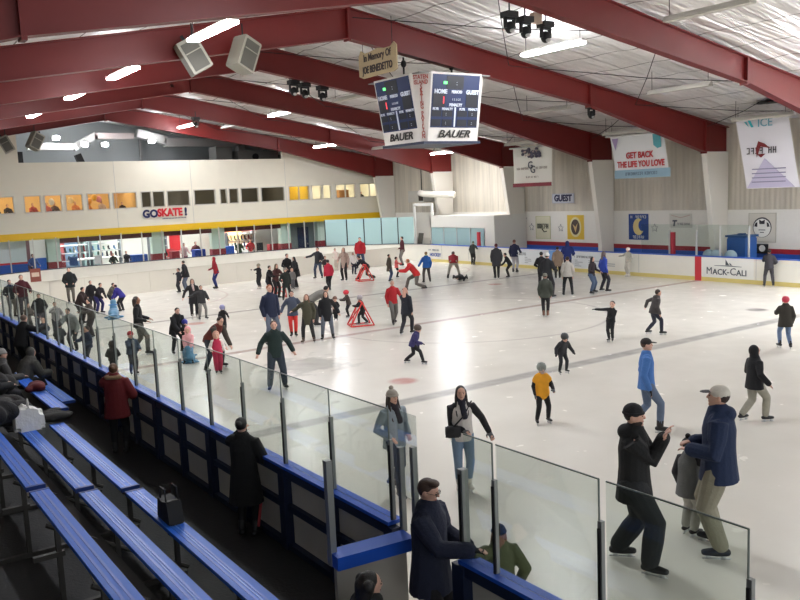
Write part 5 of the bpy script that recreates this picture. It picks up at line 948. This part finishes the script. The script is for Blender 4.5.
person(4.39,12.76,1.50,1.09,'person in black bending over a red skating frame near the far end',top=(34, 34, 40), bot=(74, 70, 62), st='lunge', ar='fwd', al='fwd', lean=48, hair=('short', (26, 22, 22)))
person(7.40,17.95,1.72,2.58,'man in red jacket standing against the curved end boards',top=(178, 30, 42), bot=(60, 76, 104), st='apart', ar='down', al='down', hair=('short', (26, 22, 22)), g=0.02)
person(9.70,17.21,1.62,1.14,'person in maroon top and grey trousers standing at the curved corner',top=(84, 30, 40), bot=(128, 122, 116), st='stand', ar='down', al='bent', hair=('short', (26, 22, 22)))
person(4.57,10.97,1.26,-2.43,'person in olive brown coat skating toward the far corner',top=(88, 78, 66), bot=(54, 66, 96), st='apart', ar='down', al='down', hair=('short', (48, 34, 28)), coat=0.14, g=0.01)
person(5.78,12.15,0.95,-2.17,'person in salmon pink top reaching right beside the olive coat',top=(216, 96, 96), bot=(30, 30, 36), kid=1, st='stand', ar='fwd', al='fwd', hair=('short', (48, 34, 28)))
person(3.21,7.12,1.62,1.04,'person in bright red jacket lunging left with arms forward',top=(206, 44, 46), bot=(104, 98, 92), st='lunge', ar='fwd', al='fwd', lean=38, hair=('short', (150, 84, 50)), g=0.012)
person(5.31,9.10,1.38,-0.46,'child in bright blue jacket with neon collar',top=(36, 92, 166), bot=(78, 70, 68), kid=1, st='apart', ar='down', al='out', hair=('short', (130, 100, 60)), scarf=(190, 230, 90), g=0.012)
person(7.04,9.33,1.62,-0.67,'person in dark red top bending down with legs apart over someone lying',top=(150, 30, 40), bot=(150, 144, 132), st='wide', ar='low', al='low', lean=62, hair=('short', (48, 34, 28)), g=0.01)
person(11.90,13.77,1.28,-1.04,'slim person in dark grey leaning on the far boards',top=(58, 62, 58), bot=(34, 36, 34), st='close', ar='fwd', al='down', side=6, hair=('short', (90, 100, 70)))
person(8.14,7.59,1.58,-0.63,'person in long dark grey coat and black trousers seen from behind',top=(54, 54, 58), bot=(28, 28, 30), st='close', ar='down', al='down', hair=('short', (96, 26, 32)), coat=0.16, g=0.012)
person(10.38,8.82,1.58,-1.09,'man in navy top and pale trousers near the far boards',top=(34, 38, 68), bot=(168, 168, 172), st='stand', ar='bent', al='down', hair=('short', (120, 80, 66)))
person(8.72,7.42,1.18,0.83,'child in black bending left in front of the man in navy',top=(30, 32, 34), bot=(28, 28, 30), kid=1, st='stand', ar='low', al='low', lean=30, hair=('short', (26, 22, 22)))
person(9.61,5.23,1.40,-0.76,'person in tan coat and black trousers seen from behind',top=(136, 116, 98), bot=(32, 30, 32), st='stand', ar='down', al='down', hair=('short', (48, 34, 28)), coat=0.13, g=0.012)
person(10.43,5.42,1.58,-0.84,'person in bright navy hooded jacket beside the tan coat',top=(30, 48, 112), bot=(40, 44, 60), st='stand', ar='bent', al='bent', hat=('hood', (30, 46, 100)), g=0.014)
person(1.64,-2.06,1.35,-0.78,'person in dark green jacket and grey cap skating away in the middle',top=(58, 62, 54), bot=(26, 26, 30), st='close', ar='down', al='down', hair=('short', (70, 42, 28)), hat=('beanie', (120, 120, 110)), coat=0.08, g=0.012, shoe=(120, 80, 62), lod=1)
person(4.88,1.10,1.64,-1.30,'person with white hat in black jacket behind the dark green jacket',top=(30, 32, 36), bot=(32, 32, 36), st='apart', ar='bent', al='down', hat=('beanie', (216, 216, 210)), g=0.014)
person(6.44,2.99,1.50,-0.95,'dark haired person in black behind the white hat',top=(30, 28, 32), bot=(28, 28, 32), st='stand', ar='down', al='bent', hair=('short', (26, 22, 22)))
person(5.72,0.90,1.45,-0.80,'person in light grey sweater and black trousers seen from behind',top=(170, 166, 158), bot=(26, 26, 28), st='apart', ar='down', al='down', hair=('short', (48, 34, 28)), g=0.008, lod=1)
person(6.65,0.57,1.40,-2.93,'person in black top and blue jeans stepping sideways',top=(44, 34, 38), bot=(70, 86, 112), st=((0.13, 0.05, 0), (-0.19, -0.05, 0)), ar='bent', al='bent', hair=('long', (26, 22, 22)), lean=6)
person(7.35,0.60,1.52,-1.89,'person in royal blue jersey with long brown hair beside the jeans wearer',top=(40, 66, 156), bot=(40, 40, 50), st='apart', ar='down', al='down', hair=('long', (96, 82, 80)))
person(11.90,3.25,1.22,1.57,'child in pale grey outfit with white hat and white skates at the far boards',top=(170, 168, 156), bot=(188, 184, 172), kid=1, st='close', ar='wide', al='bent', hat=('helmet', (232, 214, 206)), shoe=(226, 222, 214))
person(11.90,-3.32,1.38,-0.94,'person in dark grey standing at the far boards right of the sail logo',top=(50, 48, 54), bot=(58, 56, 60), st='apart', ar='bent', al='fwd', hair=('short', (26, 22, 22)), g=0.012)
person(-13.11,-6.96,1.54,-0.47,'woman in red parka with fur collar standing outside the boards',top=(104, 20, 26), bot=(22, 22, 26), lod=1, sk=0, st='stand', ar='bent', al='fwdup', hair=('bun', (90, 60, 36)), fur=(150, 120, 90), g=0.035, coat=0.1)
person(-12.91,-11.58,1.51,-0.75,'person in black coat with hair bun waving outside the boards',top=(14, 14, 16), bot=(14, 14, 16), lod=0, sk=0, st='stand', ar='bent', al=(-0.22, 0.32, 0.22), hair=('bun', (22, 18, 18)), g=0.02, coat=0.22, stripe=(170, 60, 66))
DKC=(30,30,34)
def quilt(rgb):
    m=mat(rgb,.5,0,0,.1,12,.2,50,'quilted_nylon'); nt=m.node_tree; b=nt.nodes['Principled BSDF']; w_=nt.nodes.new('ShaderNodeTexWave'); w_.bands_direction='Z'; w_.inputs['Scale'].default_value=3.4; w_.inputs['Distortion'].default_value=.6
    tc=nt.nodes.new('ShaderNodeTexCoord'); nt.links.new(tc.outputs['Object'],w_.inputs['Vector']); bp=nt.nodes.new('ShaderNodeBump'); bp.inputs['Strength'].default_value=.9; bp.inputs['Distance'].default_value=.03
    nt.links.new(w_.outputs['Fac'],bp.inputs['Height']); nt.links.new(bp.outputs[0],b.inputs['Normal']); return m
def facing(x,y,tx,ty): return math.atan2(-(tx-x),ty-y)
person(-12.76,-15.17,1.66,facing(0,0,.45,-.95),'man with glasses and quiff in navy puffer jacket stepping through the gate opening',(26,32,54),(20,20,24),lod=0,sk=0,st='apart',ar='fwd',al='bent',hair=('quiff',(66,46,36)),glasses=1,g=.035,coat=.12,glove=(22,22,24),headt=-8,headp=14,headr=0)
person(-12.3,-15.57,1.17,facing(0,0,.35,1),'person in olive green jacket and black beanie leaning on the boards at the gate',(86,92,62),(30,30,34),lod=0,st='stand',ar=(.25,.1,-.8),al=(.3,-.45,-.35),hat=('beanie',(26,28,34)),hair=('long',(130,90,72)),glove=(24,24,26),g=.02,coat=.05,headt=25)
person(-13.6,-15.3,1.66,facing(0,0,1,-.3),'dark haired person sitting at the bottom edge below the wing wall',(26,28,28),DKC,lod=1,sk=0,st=((.08,.22,0),(-.08,.22,0)),seat=.30,ar='rest',al='rest',hair=('curly',(30,27,26)),g=.05,lean=14)
person(-13.62,-2.1,1.6,facing(0,0,1,.4),'person in grey hooded coat sitting hunched on the far bleacher seen from behind',(74,72,68),(34,34,36),lod=1,sk=0,st=((.1,.25,0),(-.1,.25,0)),seat=.5,ar='rest',al='rest',lean=28,hat=('hood',(72,70,66)),hair=('short',DB) if 'DB' in globals() else ('short',(48,34,28)),g=.05,coat=.0)
person(-14.25,-2.95,1.6,facing(0,0,1,.1),'person in pale grey beanie sitting at the left edge of the bleachers',(66,64,64),(60,60,66),lod=1,sk=0,st=((.08,.25,0),(-.08,.25,0)),seat=.65,ar='rest',al='bent',lean=14,hat=('beanie',(150,148,144)),hair=('short',(80,60,50)),g=.03)
person(-14.75,-4.6,1.55,facing(0,0,1,.1),'person in black coat with fair hair sitting among the coats at the left edge',(30,30,34),(24,24,28),lod=1,sk=0,st=((.08,.25,0),(-.08,.25,0)),seat=.85,ar='rest',al='rest',lean=22,hair=('short',(120,96,76)),g=.03)
person(-13.0,1.4,1.55,facing(0,0,.6,.3),'person in dark clothes leaning over the near boards at the left with one arm outstretched',(28,26,30),(24,24,28),lod=2,sk=0,st='stand',ar=(.2,.85,-.1),al='fwd',lean=18,hair=('short',(120,96,84)),g=.02)
person(7.3,8.9,1.3,2.2,'child in black lying on the ice beneath the bending person',(30,30,34),(26,26,30),lod=2,kid=1,st='apart',ar='out',al='bent',hair=('short',(30,26,24)),lying=-1.5,z0=.12)
# people in the lobby
LP=[(-7.2,28.9,1.62,3.4,'person in blue and white in the lobby behind the left end glass',(70,96,150),(40,44,60)),(-6.0,29.2,1.7,2.8,'person in black in the lobby left of the first green pillar',(34,34,42),(30,30,36)),
 (-2.9,28.6,1.35,3.3,'person in dark top sitting behind the white lobby table',(46,56,52),(40,40,44)),(-2.1,28.7,1.4,3.0,'person in dark grey beside the one at the white lobby table',(54,54,58),(40,40,44)),(.1,28.8,1.55,2.9,'person in black in the lobby just right of the pillar by the banners',(30,30,36),(30,30,36)),
 (1.55,29.0,1.6,3.3,'person in white and red in the lobby before the red banner',(206,170,170),(130,40,50)),(2.45,29.4,1.62,3.0,'person in dark red in the lobby beside the red banner',(90,40,44),(40,40,50)),(5.2,29.0,1.5,3.1,'person in green top before the food counter',(70,90,70),(40,40,50)),(5.9,28.8,1.55,2.8,'person in red and white before the food counter',(196,60,66),(220,216,210))]
for x,y,h,yw,l,t_,b_ in LP: person(x,y,h,yw,l,t_,b_,lod=2,sk=0,st='stand',ar='bent',al='bent',hair=('short',(40,30,28)))
WP=[(-9.0,28.0,'dark haired guest behind the window at the left edge',(60,44,36)),(-8.4,27.9,'guest in black behind the right part of the left edge window',(40,34,34)),(-7.1,28.1,'guest in a red top behind the second upper window',(170,70,60)),(-6.4,28.0,'guest in pink behind the third upper window',(206,110,100)),(-5.95,28.2,'guest in dark top behind the third upper window',(90,70,66)),(-4.9,28.0,'guest in orange behind the fourth upper window',(220,140,80)),(-4.25,28.0,'guest in yellow orange behind the fifth upper window',(230,150,60)),(-3.45,28.0,'guest in white behind the fifth upper window',(210,190,180)),(-2.3,28.0,'guest low behind the orange lit window left of the lettering',(60,40,36)),(14.0,28.0,'dark haired person behind the last upper window',(60,50,50))]
for x,y,l,t_ in WP: person(x,y,1.25 if x>-3.3 else 1.4,PI,l,t_,(50,50,60),lod=2,sk=0,st='stand',ar='fwd',al='bent',hair=('short',(50,36,30)),z0=3.0)
# balloons in the party room
for x,z,c,l in ((-4.15,4.35,(240,170,50),'yellow orange balloon behind the fifth upper window'),(-3.85,4.55,(240,190,60),'yellow balloon above the orange one behind the fifth upper window'),(-3.6,4.45,(230,150,170),'pink balloon behind the fifth upper window'),(-5.15,4.45,(250,230,180),'cream balloon behind the fourth upper window'),(-6.15,4.4,(220,226,230),'white balloon behind the third upper window')):
    bm=BM(); ell(bm,(x,27.9,z),(.15,.15,.19)); tag(obj('balloon',bm,mat(c,.35),smooth=True),l,'balloon')
# skating aids
walker(-3.2,1.15,facing(0,0,-1,.35),.98,'red folding skating frame pushed by the child with the pale helmet')
walker(4.1,12.35,facing(0,0,-1,.3),1.0,'red skating frame near the far end boards')
walker(-1.4,10.3,facing(0,0,-.5,-1),.9,'red skating frame inside the tight group of skaters')
seal(-9.36,-.34,facing(0,0,-.5,-.8),.56,'blue seal shaped skating aid under the child in pale pink')
seal(-8.35,9.9,facing(0,0,.3,.85),.78,'large blue seal shaped skating aid surrounded by bending people at the left')
# ------------------------------------------------------------------ camera, world, view
cam=D.cameras.new('camera'); co=D.objects.new('camera',cam); C.objects.link(co)
Rm=Matrix(((0.818875,0.109635,-0.563404),(-0.572268,0.080378,-0.816118),(-0.044190,0.990717,--0.128560)))
co.matrix_world=Matrix.Translation((-16.8808,-20.8482,4.1147))@Rm.to_4x4(); cam.sensor_width=36; cam.lens=37.5581; cam.clip_end=300
bpy.context.scene.camera=co
w=D.worlds.new('world'); bpy.context.scene.world=w; w.use_nodes=True; bg=w.node_tree.nodes['Background']; bg.inputs[0].default_value=(.95,.97,1.,1); bg.inputs[1].default_value=.45
sc=bpy.context.scene; sc.view_settings.view_transform='Standard'; sc.view_settings.look='None'; sc.view_settings.gamma=1; sc.view_settings.exposure=1.84
sc.cycles.use_denoising=True; sc.cycles.max_bounces=10; sc.cycles.transparent_max_bounces=24; sc.cycles.sample_clamp_indirect=6; sc.cycles.caustics_reflective=False
for o in D.objects:
    if '_o' in o.keys(): del o['_o']
